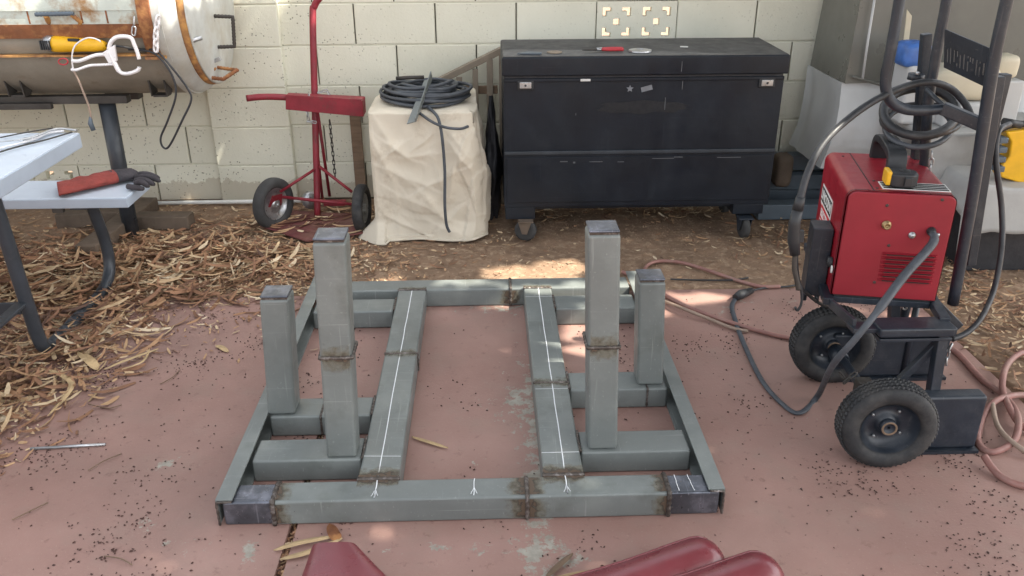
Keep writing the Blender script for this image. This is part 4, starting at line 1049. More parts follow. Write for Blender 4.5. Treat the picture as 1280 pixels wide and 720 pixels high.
# welding rods and tongs on the table
P = onz(90, 163, tz)
tg = thing('welding_tongs', 'bundle of pale metal tongs and rods on the corner of the picnic table', 'tongs', tuple(onz(50, 172, tz)))
zz = tz + .008
part('tong_arm', MB().tube(smooth_path([onz(-10, 187, zz), onz(35, 176, zz), onz(60, 166, zz), onz(80, 163, zz)], 4), [.004] * 4 + [.008] * 5 + [.009] * 4, 8, flat=.6), 'clampwhite', tg)
part('tong_arm', MB().tube(smooth_path([onz(-10, 178, zz + .01), onz(35, 173, zz + .01), onz(70, 161, zz + .01), onz(96, 163, zz)], 4), [.004] * 4 + [.006] * 9, 8, flat=.6), 'zinc', tg)
part('rod', MB().tube(smooth_path([onz(-10, 193, zz), onz(20, 184, zz), onz(60, 174, zz), onz(90, 165, zz)], 4), .003, 6), 'darksteel', tg)
part('rod', MB().tube(smooth_path([onz(0, 172, zz), onz(30, 166, zz), onz(66, 160, zz)], 4), .0025, 6), 'darksteel', tg)
part('pivot', MB().lathe([(0, .001), (0, .010), (.012, .010), (.012, .001)], onz(33, 177, tz + .004), (0, 0, 1), 12), 'zinc', tg)
# glove
gl = thing('welding_glove', 'red suede welding gauntlet with sooty fingers lying on the picnic bench', 'glove', tuple(onz(120, 238, bz2)))
def cuff(u, v):
    a = 2 * math.pi * u; c0 = onz(74, 243, bz2); c1 = onz(145, 229, bz2); c = c0.lerp(c1, v)
    d = (c1 - c0).normalized(); s_ = Vector((-d.y, d.x, 0)); wd = .074 - .024 * v; hh = .018 + .008 * v + .006 * noise.noise(Vector((v * 5, math.cos(a), math.sin(a))))
    P_ = c + s_ * wd * math.cos(a) + Vector((0, 0, hh * (1 + math.sin(a)) + .003)); P_ += d * .018 * math.cos(a) * (1 - v); return P_
m = MB(); m.grid(cuff, 28, 14); o = part('cuff', m, 'leather', gl)
sol = o.modifiers.new('solid', 'SOLIDIFY'); sol.thickness = .0025
def hand(u, v):
    a = 2 * math.pi * u; c0 = onz(140, 230, bz2); c1 = onz(172, 223, bz2); c = c0.lerp(c1, v); d = (c1 - c0).normalized(); s_ = Vector((-d.y, d.x, 0))
    wd = .045 + .004 * math.sin(v * 3); hh = .026 - .006 * v; e = 1 if v < .97 else .6
    return c + s_ * wd * math.cos(a) * e + Vector((0, 0, (hh * (1 + math.sin(a) * e) + .003)))
m = MB(); m.grid(hand, 24, 8); m.add([hand(i / 24, 1) for i in range(24)], [tuple(range(24))]); part('palm', m, 'darkleather', gl)
for i, (x, y, L_) in enumerate([(199, 224, 1), (200, 227, 1), (193, 231, 1), (186, 233, 1)]):
    p0 = onz(170, 219 + i * 3.5, bz2 + .02); p1 = onz(x, y - 1 + i * .5, bz2 + .018); mid_ = p0.lerp(p1, .5) + Vector((0, 0, .012))
    if i > 1: p1.z -= .0
    part('finger', MB().tube(smooth_path([p0, mid_, p1], 4), [.012] * 4 + [.011] * 2 + [.0105, .010, .006], 8), 'darkleather', gl)
part('thumb', MB().tube(smooth_path([onz(160, 233, bz2 + .015), onz(172, 235, bz2 + .014), onz(180, 236, bz2 + .012)], 4), [.012] * 5 + [.011, .010, .009, .006], 8), 'darkleather', gl)

# ================================================================== WELDING CART
WA = R(-12)
ct = thing('welding_cart', 'black steel welding cart on two pneumatic tyres carrying the red welder', 'cart', (1.2, 2.3, 0))
def pneu(c, axis, rad, wdt):
    h = wdt / 2; c = Vector(c)
    prof = [(-h * .75, rad * .60), (-h * .95, rad * .70), (-h, rad * .80), (-h * .92, rad * .91), (-h * .72, rad * .965), (-h * .45, rad * .99), (0, rad), (h * .45, rad * .99), (h * .72, rad * .965), (h * .92, rad * .91), (h, rad * .80), (h * .95, rad * .70), (h * .75, rad * .60)]
    w_ = part('wheel', MB().lathe(prof, c, axis, 64, closed=True), 'rubber', ct)
    # sawtooth tread ribs
    axn = Vector(axis).normalized(); m = MB()
    ref = Vector((0, 0, 1)); u = (ref - axn * ref.dot(axn)).normalized(); v = axn.cross(u)
    for t in (-h * .62, -h * .28, h * .06, h * .40):
        pts = []
        for k in range(120):
            a = 2 * math.pi * k / 120; tt = t + (h * .10 if k % 2 else -h * .02) ; rr_ = rad * (1.004 if abs(t) < h * .5 else .985)
            pts.append(c + axn * tt + (u * math.cos(a) + v * math.sin(a)) * rr_)
        m.tube(pts, h * .085, 4, closed=True, smooth=False)
    part('tread', m, 'rubber', w_, kind='stuff')
    rim = [(-h * .80, rad * .61), (-h * .55, rad * .57), (-h * .05, rad * .50), (h * .10, rad * .36), (h * .05, rad * .22), (-h * .25, rad * .20), (-h * .25, .004)]
    part('rim', MB().lathe(rim, c, axis, 48), 'black', w_)
    rim2 = [(h * .80, rad * .61), (h * .5, rad * .5), (h * .3, .004)]
    part('rim', MB().lathe(rim2, c, axis, 32), 'black', w_)
    part('hub', MB().lathe([(-h * .55, .004), (-h * .55, rad * .10), (-h * .7, rad * .13), (-h * .7, rad * .165), (-h * .2, rad * .175)], c, axis, 24), 'black', w_)
    part('hub_ring', MB().lathe([(-h * .70, rad * .12), (-h * .74, rad * .14), (-h * .70, rad * .165)], c, axis, 24), 'wood', w_)
    for k in range(4):
        a = k * math.pi / 2 + .6; p = c + axn * (-h * .02) + (u * math.cos(a) + v * math.sin(a)) * rad * .38
        part('rim_bolt', MB().lathe([(-.006, .001), (-.006, .0035), (0, .004)], p, axis, 8), 'zinc', w_)
axw = Vector((.10, 1, 0)).normalized()
WR = .133
W1 = Vector((1.118, 2.005, WR + .001)); W2 = Vector((1.140, 2.475, WR + .001))
pneu(W1, axw, WR, .085); pneu(W2, axw, WR, .085)
part('axle', MB().tube([W1 + axw * .03, W2 - axw * .03], .014, 12), 'black', ct)
part('axle_clip', MB().box(1.105, 1.15, 2.17, 2.21, .115, .165), 'darksteel', ct, bevel=.003)
part('axle_collar', MB().tube([Vector((1.128, 2.36, WR)), Vector((1.134, 2.43, WR))], .026, 14), 'black', ct)
# the two upright channel feet
def foot_box(x0, x1, y, z1, t=.05, lbl=None):
    m = MB().box(x0, x1, y, y + t, .012, z1); o = part('side_channel', m, 'black', ct, bevel=.010, seg=3)
    part('foot_plate', MB().box(x0, x1 + .004, y - .012, y + t + .01, .001, .0115), 'black', o)
P = ony(1240, 492, 2.05)
foot_box(1.12, 1.424, 2.045, .190); foot_box(1.14, 1.535, 2.46, .175)
# platform bracket in front
zz = ony(1100, 410, 2.12).z
fb = part('front_bracket', MB().box(ony(1100, 410, 2.10).x, ony(1196, 410, 2.10).x, 2.09, 2.17, zz - .018, zz + .010), 'black', ct, bevel=.006)
part('bracket_lip', MB().box(ony(1103, 410, 2.10).x, ony(1194, 410, 2.10).x, 2.10, 2.16, zz - .036, zz - .026), 'black', ct, bevel=.002)
xu = ony(1178, 425, 2.11).x
part('upright', MB().obox((xu, 2.12, zz - .02), (xu - .004, 2.075, .02), .03, .03, (0, 1, 0)), 'black', ct, bevel=.003)
part('diagonal_brace', MB().obox(ony(1172, 428, 2.13), ony(1125, 475, 2.13), .02, .02, (0, 1, 0)), 'black', ct, bevel=.002)
# ---------- shelf under the welder in the welder's own frame
WO = Vector((1.030, 2.300, 0)); ex = Vector((math.cos(WA), math.sin(WA), 0)); ey = Vector((-math.sin(WA), math.cos(WA), 0))
def wl_(x, y, z): return WO + ex * x + ey * y + Vector((0, 0, z))
SH = .398
part('shelf_angle', MB().obox(wl_(-.008, -.02, SH - .014), wl_(-.008, .44, SH - .014), .03, .022), 'black', ct, bevel=.002)
part('shelf_angle', MB().obox(wl_(.30, -.10, SH - .014), wl_(.30, .44, SH - .014), .03, .022), 'black', ct, bevel=.002)
part('shelf_angle', MB().obox(wl_(.0, .40, SH - .014), wl_(.30, .40, SH - .014), .03, .022), 'black', ct, bevel=.002)
part('shelf_angle', MB().obox(wl_(.008, .02, SH - .016), wl_(.285, .02, SH - .016), .03, .020), 'black', ct, bevel=.002)
part('front_strut', MB().obox(wl_(-.005, .0, SH - .02), ony(1068, 405, 2.13), .028, .012, (1, 0, 0)), 'black', ct, bevel=.002)
part('strut_plate', MB().box(ony(1064, 405, 2.13).x, ony(1100, 405, 2.13).x, 2.11, 2.16, zz - .012, zz + .002), 'black', ct, bevel=.002)
part('corner_post', MB().obox(ony(1118, 372, 2.52), ony(1115, 440, 2.52), .03, .03, (0, 1, 0)), 'black', ct)
part('rear_post', MB().tube([ony(1148, 372, 2.46), ony(1128, 470, 2.46)], .011, 8), 'black', ct)
# handle loop and masts
mast = smooth_path([ony(1186, -20, 2.55), ony(1182, 8, 2.55), ony(1172, 60, 2.55), ony(1160, 130, 2.55), ony(1156, 200, 2.55), ony(1150, 300, 2.55), ony(1124, 420, 2.55)], 5)
part('mast', MB().tube(mast, .0155, 12), 'black', ct)
loop = smooth_path([ony(1127, -20, 2.42), ony(1123, 8, 2.42), ony(1115, 55, 2.42), ony(1107, 100, 2.42), ony(1112, 124, 2.42), ony(1130, 136, 2.42), ony(1155, 138, 2.42), ony(1180, 136, 2.42)], 6)
part('handle_loop', MB().tube(loop, .0155, 12), 'black', ct)
ma = smooth_path([ony(1264, -20, 2.30), ony(1257, 8, 2.30), ony(1240, 90, 2.30), ony(1215, 250, 2.30), ony(1191, 380, 2.30)], 5)
part('mast', MB().tube(ma, .0165, 12), 'black', ct)
part('mast_tube', MB().obox(ony(1248, 95, 2.36), ony(1212, 330, 2.36), .028, .028, (0, 1, 0)), 'black', ct, bevel=.003)
part('mast_foot', MB().obox(ony(1160, 372, 2.33), ony(1196, 408, 2.33), .035, .035, (0, 0, 1)), 'black', ct, bevel=.003)
part('tie_bar', MB().obox(ony(1178, 135, 2.42), ony(1232, 158, 2.34), .03, .036), 'black', ct, bevel=.004)
part('tie_bar', MB().tube([ony(1158, 112, 2.5), ony(1182, 135, 2.42)], .007, 8), 'black', ct)
part('stub_post', MB().obox(ony(1158, 42, 2.62), ony(1145, 200, 2.62), .028, .028, (0, 1, 0)), 'black', ct, bevel=.003)
part('clamp_collar', MB().tube([ony(1146, 92, 2.60), ony(1144, 100, 2.60)], .024, 12), 'black', ct)
part('stub_post', MB().obox(ony(1256, 92, 2.42), ony(1222, 230, 2.42), .03, .03, (0, 1, 0)), 'black', ct, bevel=.003)
part('lock_bolt', MB().lathe([(0, .001), (0, .006), (.01, .006), (.01, .001)], ony(1146, 91, 2.57), (0, -1, 0), 10), 'zinc', ct)
# plate with a row of cut through lettering, seen from behind
A_, B_ = ony(1182, 36, 2.50), ony(1243, 62, 2.34); C_, D_ = ony(1181, 84, 2.50), ony(1236, 110, 2.34)
m = MB(); rg = random.Random(11); us = [0.0]; x = .07; holes = set(); ci = 0
while x < .93:
    w1 = .022; us += [x, x + w1]; holes.add(len(us) - 2); x += w1 + rg.choice([.03, .045, .06])
us.append(1.0); hset = {i for i in range(len(us) - 1) if i % 2 == 1}
vs_ = [0, .18, .27, .44, .52, .58, 1.0]; pat = {i: rg.choice([(1, 2, 3, 4), (1, 2, 3), (1, 3, 4), (2, 3, 4), (1, 2, 4), (3, 4)]) for i in hset}
def mp(u, v): return (C_.lerp(D_, u)).lerp(A_.lerp(B_, u), v)
pn = (B_ - A_).cross(A_ - C_).normalized() * .004
for i in range(len(us) - 1):
    for j in range(len(vs_) - 1):
        if i in hset and j in pat[i]: continue
        q = [mp(us[i], vs_[j]), mp(us[i + 1], vs_[j]), mp(us[i + 1], vs_[j + 1]), mp(us[i], vs_[j + 1])]
        m.prism(q, pn)
part('letter_plate', m, 'black', ct, label='black plate with a row of cut out letters seen from behind')
# hanging chain
chain_links('chain_link', [ony(1165, 190, 2.5), ony(1163, 215, 2.5)], ct, 'zinc', .026, .0028, .010)
chain_links('chain_link', [ony(1233, 195, 2.37), ony(1229, 215, 2.37), ony(1231, 240, 2.37)], ct, 'zinc', .026, .0030, .010)
chain_links('chain_link', [ony(1190, 430, 2.12), ony(1184, 442, 2.12), ony(1183, 456, 2.12)], ct, 'zinc', .026, .0030, .010)
chain_links('chain_link', [ony(1050, 466, 2.18), ony(1058, 476, 2.15), ony(1070, 466, 2.15)], ct, 'darksteel', .026, .0030, .010)
chain_links('chain_link', [ony(1130, 375, 2.4), ony(1131, 385, 2.4)], ct, 'zinc', .026, .0030, .010)

# ---------- the welder
we = thing('wire_welder', 'red box shaped wire feed welder with black handle sitting on the cart', 'welder', tuple(WO + Vector((0, 0, SH))), WA)
WW, WD, WH = .298, .415, .328
FRAME[we.name] = Matrix.Translation(WO + Vector((0, 0, SH))) @ Matrix.Rotation(WA, 4, 'Z')
def LP(name, mb, m_, parent=we, **k): return part(name, mb, m_, parent, local=True, **k)
# wrapped cover: rounded top corners
def cover_prof(o=0):
    r = .026; pts = [(0 - o, 0)]
    for k in range(7): a = math.pi - k * math.pi / 12; pts.append((r + (r + o) * math.cos(a), WH - r + (r + o) * math.sin(a)))
    for k in range(7): a = math.pi / 2 - k * math.pi / 12; pts.append((WW - r + (r + o) * math.cos(a), WH - r + (r + o) * math.sin(a)))
    pts.append((WW + o, 0)); return pts
pr = cover_prof(); n = len(pr)
m = MB(); m.add([(x, y, z) for y in (.010, WD) for x, z in pr], [(i, i + 1, n + i + 1, n + i) for i in range(n - 1)], True)
m.add([(x, WD, z) for x, z in pr], [tuple(range(n))[::-1]]); m.add([(0, .01, 0), (WW, .01, 0), (WW, WD, 0), (0, WD, 0)], [(0, 3, 2, 1)])
LP('cover', m, 'red')
m = MB(); pi = cover_prof(-.004); m.prism([(x, 0.001, z + .002) for x, z in pi], (0, .014, 0)); LP('front_panel', m, 'redback', bevel=.003)
m = MB(); pe = cover_prof(.0012); m.add([(x, y, z) for y in (.0155, .0195) for x, z in pe], [(i, i + 1, n + i + 1, n + i) for i in range(n - 1)], True); LP('front_seam', m, 'blacktxt')
m = MB(); LP('panel_seam', MB().box(.072, .0745, .02, WD - .004, WH - .001, WH + .0012), 'blacktxt')
LP('base', MB().box(.01, WW - .01, .01, WD - .01, -.010, -.0005), 'plastic')
# handle
hx = .155
m = MB(); hp = smooth_path([(hx, .150, WH), (hx, .158, WH + .058), (hx, .19, WH + .072), (hx, .30, WH + .078), (hx, .365, WH + .060), (hx, .38, WH)], 5)
vs = []; fs = []
for i, p in enumerate(hp):
    d = (hp[min(i + 1, len(hp) - 1)] - hp[max(0, i - 1)]).normalized(); nn_ = Vector((0, -d.z, d.y)); 
    for (a_, b_) in ((-1, -1), (1, -1), (1, 1), (-1, 1)): vs.append(p + Vector((a_ * .027, 0, 0)) + nn_ * b_ * .012)
    if i:
        o_ = 4 * i
        for k in range(4): fs.append((o_ - 4 + k, o_ - 4 + (k + 1) % 4, o_ + (k + 1) % 4, o_ + k))
m.add(vs, fs); hd = LP('handle', m, 'plastic', bevel=.004)
for xx in (-.012, 0, .012):
    LP('grip_groove', MB().tube([(hx + xx, .21, WH + .0860), (hx + xx, .29, WH + .0905)], .002, 5), 'blacktxt', hd)
# rating plate on top
pl = LP('rating_plate', MB().box(.10, .285, .035, .105, WH + .0004, WH + .0016), 'white')
for k in range(4): LP('print_bar', MB().box(.104, .281, .040 + k * .016, .049 + k * .016, WH + .0018, WH + .0026), 'blacktxt', pl)
# screws
for (x, y) in ((.045, .37), (.215, .33), (.09, .11), (.085, .04), (.26, .39)):
    LP('screw', MB().lathe([(.0015, .001), (.0015, .004), (0, .005)], (x, y, WH + .0005), (0, 0, 1), 8), 'darksteel')
# front fittings
def fp(px, py):      # front panel point in welder space
    n_ = -ey; d = ray(px, py); t_ = (WO - CAM).dot(n_) / d.dot(n_); P_ = CAM + d * t_ - WO; return P_.dot(ex), P_.z - SH
def round_fit(px, py, prof, m_, name, lbl=None):
    x, z = fp(px, py); return LP(name, MB().lathe(prof, (x, .001, z), (0, -1, 0), 18), m_, label=lbl)
round_fit(1108, 281, [(0, .013), (.004, .013), (.004, .011), (.016, .010), (.016, .006), (.008, .006), (.008, .001)], 'brass', 'socket')
round_fit(1140, 294, [(0, .010), (.003, .010), (.003, .0075), (.009, .007), (.010, .001)], 'zinc', 'round_button')
round_fit(1172, 293.5, [(0, .006), (.005, .0055), (.006, .001)], 'zinc', 'small_button')
round_fit(1164, 289, [(0, .013), (.006, .013), (.012, .010), (.02, .009), (.02, .001)], 'plastic', 'cord_grommet')
for (px, py) in ((1109, 257), (1111, 307), (1093, 353), (1178, 250)): round_fit(px, py, [(0, .0045), (.002, .004), (.002, .001)], 'darksteel', 'screw')
x0, z1_ = fp(1103, 314); x1, z2_ = fp(1165, 356); x0 = max(x0, .01); x1 = min(x1, WW - .02)
nl = 7
for k in range(nl):
    z = z2_ + (z1_ - z2_) * (k + .5) / nl; h = (z1_ - z2_) / nl * .33
    m = MB(); N = 9; vs = []; fs = []
    m.add([(x0, .001, z - h), (x1, .001, z - h), (x1, .001, z + h), (x0, .001, z + h), (x0 + .008, -.007, z + h * .6), (x1 - .008, -.007, z + h * .6), (x1 - .008, -.006, z + h * .1), (x0 + .008, -.006, z + h * .1)],
          [(3, 2, 5, 4), (4, 5, 6, 7), (7, 6, 1, 0), (0, 3, 4, 7), (2, 1, 6, 5)])
    lv = LP('louvre', m, 'redback'); LP('louvre_slot', MB().box(x0 + .012, x1 - .012, -.0075, -.0055, z - h * .6, z + h * .02), 'blacktxt', lv)
# emblem on the left side
m = MB(); ez, ey0, ey1 = .0, .115, .245
em = LP('emblem', MB().prism([(-.0016, .372, 0.234), (-.0016, .372, 0.176), (-.0016, .352, 0.166), (-.0016, .352, 0.120), (-.0016, .182, 0.120), (-.0016, .182, 0.234)], (.0014, 0, 0)), 'white')
LP('emblem_band', MB().prism([(-.0024, .366, 0.228), (-.0024, .366, 0.181), (-.0024, .188, 0.181), (-.0024, .188, 0.228)], (.0007, 0, 0)), 'blacktxt', em)
LP('emblem_band', MB().prism([(-.0024, .346, 0.173), (-.0024, .346, 0.126), (-.0024, .188, 0.126), (-.0024, .188, 0.173)], (.0007, 0, 0)), 'redtxt', em)
Rm = Matrix(((0, 0, -1, 0), (-1, 0, 0, 0), (0, 1, 0, 0), (0, 0, 0, 1)))
text_part('lettering', 'LINCOLN', .043, 'white', em, Matrix.Translation((-.0030, .277, .2045)) @ Rm, sx=.96)
text_part('lettering', 'ELECTRIC', .036, 'white', em, Matrix.Translation((-.0030, .267, .149)) @ Rm, sx=.88)
# gun holster bracket on the left side
def sp_(px, py, off=0):   # point on left side plane, pushed out by off
    n_ = -ex; O_ = WO - ex * off; d = ray(px, py); t_ = (O_ - CAM).dot(n_) / d.dot(n_); P_ = CAM + d * t_ - WO; return P_.dot(ey), P_.z - SH
hl = LP('gun_holster', MB().box(-.062, -.0025, .085, .170, -.045, .178), 'black', bevel=.003)
LP('holster_pin', MB().tube([(-.05, .14, -.045), (-.05, .14, -.085)], .008, 8), 'black', hl)
LP('holster_pin', MB().tube([(-.02, .10, -.045), (-.02, .10, -.07)], .008, 8), 'black', hl)
LP('side_knob', MB().lathe([(0, .016), (.012, .016), (.014, .001)], (-.002, .055, .085), (-1, 0, 0), 16), 'plastic')
LP('side_washer', MB().lathe([(0, .012), (.003, .012), (.003, .001)], (-.002, .035, .07), (-1, 0, 0), 16), 'white')
# ---- tape measure on the welder
tpP = ony(1129, 215, 2.34); lx = (tpP - WO).dot(ex); ly = (tpP - WO).dot(ey)
tm = thing('tape_measure', 'black and yellow tape measure lying on the red welder in front of its handle', 'tape measure', tuple(WO + ex * .155 + ey * .072 + Vector((0, 0, SH + WH + .003))), WA)
m = MB(); poly = []
for k in range(20):
    a = 2 * math.pi * k / 20; rr_ = .040 / max(abs(math.cos(a)) ** .6, abs(math.sin(a)) ** .6, .8); poly.append((.042 * math.copysign(abs(math.cos(a)) ** .7, math.cos(a)), .034 * math.copysign(abs(math.sin(a)) ** .7, math.sin(a)), 0))
part('case', MB().prism(poly, (0, 0, .042)), 'plastic', tm, bevel=.008, seg=3, local=True)
part('yellow_side', MB().box(-.0475, -.032, -.026, .026, .004, .046), 'yellow', tm, bevel=.005, local=True, label='yellow side of the case')
part('top_button', MB().lathe([(0, .016), (.004, .014), (.004, .001)], (.006, 0, .042), (0, 0, 1), 16), 'rubber', tm, local=True)
part('belt_clip', MB().box(.0, .02, -.042, -.036, .008, .034), 'plastic', tm, local=True, bevel=.002)

# ================================================================== CABLES OF THE CART
def cable(name, label, cat, pts, r, m_='cable', n=8, k=7, flat=None, **kw):
    return single(name, MB().tube(smooth_path(pts, k), r, n, flat=flat), m_, label, cat, **kw)
gn = thing('torch_cable', 'thick black welding torch lead looping from the cart mast down the left of the welder', 'cable', tuple(ony(1060, 180, 2.45)))
part('cable', MB().tube(smooth_path([ony(1215, 150, 2.45), ony(1208, 132, 2.47), ony(1190, 112, 2.49), ony(1165, 103, 2.48), ony(1135, 107, 2.46), ony(1100, 122, 2.40), ony(1065, 145, 2.36), ony(1030, 178, 2.30), ony(1010, 215, 2.25), ony(1000, 250, 2.22)], 7), .0105, 10), 'cable', gn)
part('strain_relief', MB().tube([ony(1001, 246, 2.22), ony(997, 262, 2.22)], [.013, .016], 10), 'plastic', gn)
part('torch_grip', MB().tube([ony(997, 262, 2.22), ony(993, 280, 2.22), ony(992, 300, 2.22), ony(994, 318, 2.22)], [.015, .017, .018, .014], 10), 'plastic', gn)
part('trigger', MB().obox(ony(1002, 288, 2.22), ony(1001, 302, 2.22), .012, .014, (0, 1, 0)), 'plastic', gn)
part('torch_neck', MB().tube(smooth_path([ony(994, 316, 2.22), ony(993, 335, 2.22), ony(996, 350, 2.22), ony(998, 362, 2.22)], 4), .0075, 8), 'darksteel', gn)
part('torch_cable_loop', MB().tube(smooth_path([ony(994, 345, 2.22), ony(1001, 360, 2.22), ony(1002, 378, 2.22), ony(997, 388, 2.22), ony(994, 384, 2.22)], 4), .004, 8), 'cable', gn)
cable('ground_lead', 'black ground lead running behind the torch grip to the cart wheel', 'cable', [ony(1003, 250, 2.30), ony(996, 300, 2.32), ony(998, 350, 2.35), ony(1012, 370, 2.38), ony(1035, 384, 2.45), ony(1060, 386, 2.6)], .0055)
# flat grey power cord from the welder front, across the slab
we_x, we_z = fp(1164, 289); g0 = wl_(we_x, -.018, SH + we_z)
pc = thing('power_cord_with_plug', 'flat grey power cord drooping from the welder front onto the slab', 'power cord', tuple(onz(1000, 515, .01)))
part('cord', MB().tube(smooth_path([g0, g0 + Vector((-.012, -.03, -.02)), ony(1130, 345, 2.12), ony(1100, 385, 2.05), ony(1068, 425, 2.02), ony(1040, 458, 2.08), onz(1022, 495, .02), onz(1000, 516, .008), onz(978, 505, .008), onz(952, 475, .008), onz(930, 430, .008), onz(919, 400, .008), onz(915, 382, .008), onz(922, 370, .012)], 7), [.0125] * 22 + [.0095] * 70, 8, flat=.5), 'cablegrey', pc)
part('plug', MB().tube([onz(919, 372, .018), onz(926, 368, .02), onz(940, 363, .018)], [.014, .020, .012], 10), 'plastic', pc)
cable('extension_cord', 'thin black cord running from the plug along the slab edge toward the welder', 'cord', [onz(938, 364, .014), onz(955, 360, .008), onz(985, 358, .008), onz(1020, 352, .008), onz(1060, 350, .01)], .0045)
cable('extension_cord', 'thin dark cord lying on the dirt behind the right rear corner of the steel frame', 'cord', [onz(838, 349, .008), onz(870, 350, .008), onz(915, 350, .008), onz(935, 347, .008)], .004)
# right hand cable
cable('hanging_lead', 'dark lead hanging from the yellow tool side down to the cart at the right edge', 'cable', [ony(1262, 155, 2.5), ony(1248, 165, 2.45), ony(1245, 200, 2.42), ony(1252, 260, 2.4), ony(1252, 310, 2.35), ony(1243, 360, 2.3), ony(1228, 395, 2.2), ony(1210, 415, 2.15), ony(1190, 424, 2.13)], .0085)
# loops of strap / hose round the mast
lp = thing('cable_loops', 'black rubber loops wound round the cart mast behind the handle', 'hose', tuple(ony(1150, 160, 2.5)))
for (cxp, cyp, rx, ry, r_, m_) in [(1150, 140, 46, 30, .014, 'cable'), (1148, 158, 42, 26, .009, 'cablegrey'), (1152, 150, 50, 20, .008, 'cable')]:
    pts = []
    for k in range(28):
        a = 2 * math.pi * k / 28; pts.append(ony(cxp + rx * math.cos(a), cyp + ry * math.sin(a), 2.56 - .10 * math.sin(a)))
    part('loop', MB().tube(pts, r_, 8, closed=True), m_, lp)

# ---- hoses
def hose(label, pts, r=.0085, m_='hose'):
    return cable('air_hose', label, 'air hose', pts, r, m_)
hose('faded red air hose crossing from behind the steel frame to the cart wheel', [onz(778, 340, .01), onz(800, 350, .01), onz(840, 374, .01), onz(870, 388, .01), onz(910, 402, .01), onz(950, 414, .01), onz(990, 423, .01), onz(1040, 428, .01)], .0085)
hose('faded red air hose curving on the dirt toward the power plug', [onz(790, 345, .01), onz(812, 352, .01), onz(806, 336, .01), onz(820, 327, .01), onz(850, 328, .01), onz(885, 338, .01), onz(920, 350, .01), onz(950, 358, .01), onz(975, 358, .01)], .008)
hose('second loose strand of red hose beside the first, near the frame corner', [onz(780, 352, .011), onz(815, 370, .011), onz(850, 384, .026), onz(890, 400, .011), onz(915, 410, .01), onz(935, 414, .01)], .0065, 'hose2')
rz_ = .011
hose('faded red hose coil spilling over the slab at the right edge', [onz(1140, 425, .01), onz(1165, 425, .01), onz(1195, 440, rz_), onz(1225, 472, rz_), onz(1255, 495, rz_ + .005), onz(1272, 520, rz_ + .02), onz(1268, 550, rz_ + .01), onz(1240, 565, rz_), onz(1222, 550, rz_), onz(1232, 515, rz_ + .01), onz(1252, 498, rz_ + .022), onz(1290, 496, rz_), onz(1330, 530, rz_), onz(1330, 600, rz_), onz(1285, 608, rz_), onz(1250, 595, rz_), onz(1230, 570, rz_ + .018)], .0105)
hose('upper loop of faded red hose standing above the coil at the right edge', [onz(1300, 438, .02), onz(1275, 442, .03), onz(1258, 458, .03), onz(1253, 485, .03), onz(1262, 510, .03), onz(1275, 530, .02), onz(1300, 545, .012)], .0105)
hose('pale brown hose strand running through the coil at the right edge', [onz(1240, 500, .03), onz(1246, 530, .03), onz(1262, 550, .03), onz(1290, 570, .012)], .008, 'hose2')

# ================================================================== COVERED VEHICLE BEHIND THE CART
cvh = thing('covered_cart', 'small vehicle under a silver cover with smoky vinyl windows behind the welding cart', 'covered vehicle', (2.9, 4.1, 0))
def cvr_f(u, v):
    # from hem up to waist, going right; bulging skirt
    x = 1.66 + 3.0 * u; zt = .70; z = .30 - .05 * u + (zt - .30) * v
    if u < .05: x += 0
    bul = .05 * math.sin(math.pi * min(1, v * 1.05)); q_ = x * 1.0 + (1 - v) * .12 * math.sin(x * 5)
    fold = (.006 + .014 * (1 - v)) * (1 - 2.4 * abs(noise.noise(Vector((q_ * 5.5, v * .7, 2.2))))) + .004 * (1 - 2 * abs(noise.noise(Vector((x * 4 + v * 3, v * 5 - x * 3, 9))))) + .0012 * noise.noise(Vector((x * 22, v * 9, 5))) + .006 * math.sin(x * 31 + 1.5 * math.sin(x * 7)) * (1 - .6 * v)
    y = 3.93 - bul - fold + .04 * v
    return Vector((x - .06 * (1 - v) * (1 - u), y, z))
m = MB(); m.grid(cvr_f, 240, 40)
def cvs(u, v):
    p = cvr_f(0, v); return Vector((p.x + .03 * (noise.noise(Vector((u * 4, v * 2, 1)))) * u, p.y + .46 * u, p.z))
m.grid(cvs, 20, 26); part('silver_skirt', m, 'silver', cvh)
def side(u, v):
    x = 1.665 + .06 * v + 3.0 * u; return Vector((x, 3.945 + .02 * math.sin(u * 12) + .06 * v, .70 + .95 * v))
m = MB(); m.grid(side, 40, 20); m.grid(lambda u, v: Vector((1.665 + .06 * v, 3.945 + .06 * v + (.46 - .06 * v) * u, .70 + .95 * v)), 8, 20)
m.grid(lambda u, v: Vector((1.725 + 3 * u, 4.005 + .4 * v, 1.65)), 4, 4); part('vinyl_window', m, 'vinylwin', cvh)
part('window_trim', MB().tube([ony(1078, 100, 3.925), ony(1085, 50, 3.935), ony(1095, -12, 3.95)], .006, 6), 'silver', cvh)
part('window_trim', MB().tube(smooth_path([ony(1066, 96, 3.925), ony(1090, 103, 3.92), ony(1112, 110, 3.915)], 3), .006, 6), 'vinylwin', cvh)
part('pale_strap', MB().prism([ony(1134, 12, 3.90), ony(1140, 20, 3.90), ony(1133, 75, 3.90), ony(1126, 85, 3.90)], (0, .006, 0)), 'cream', cvh)
part('undercarriage', MB().box(1.80, 4.6, 3.98, 4.35, .12, .45), 'filler', cvh)
for x in (2.15, 3.9): part('tyre', MB().lathe([(-.07, .05), (-.07, .19), (-.05, .21), (.05, .21), (.07, .19), (.07, .05)], (x, 4.08, .21), (0, 1, 0), 28), 'rubber', cvh)
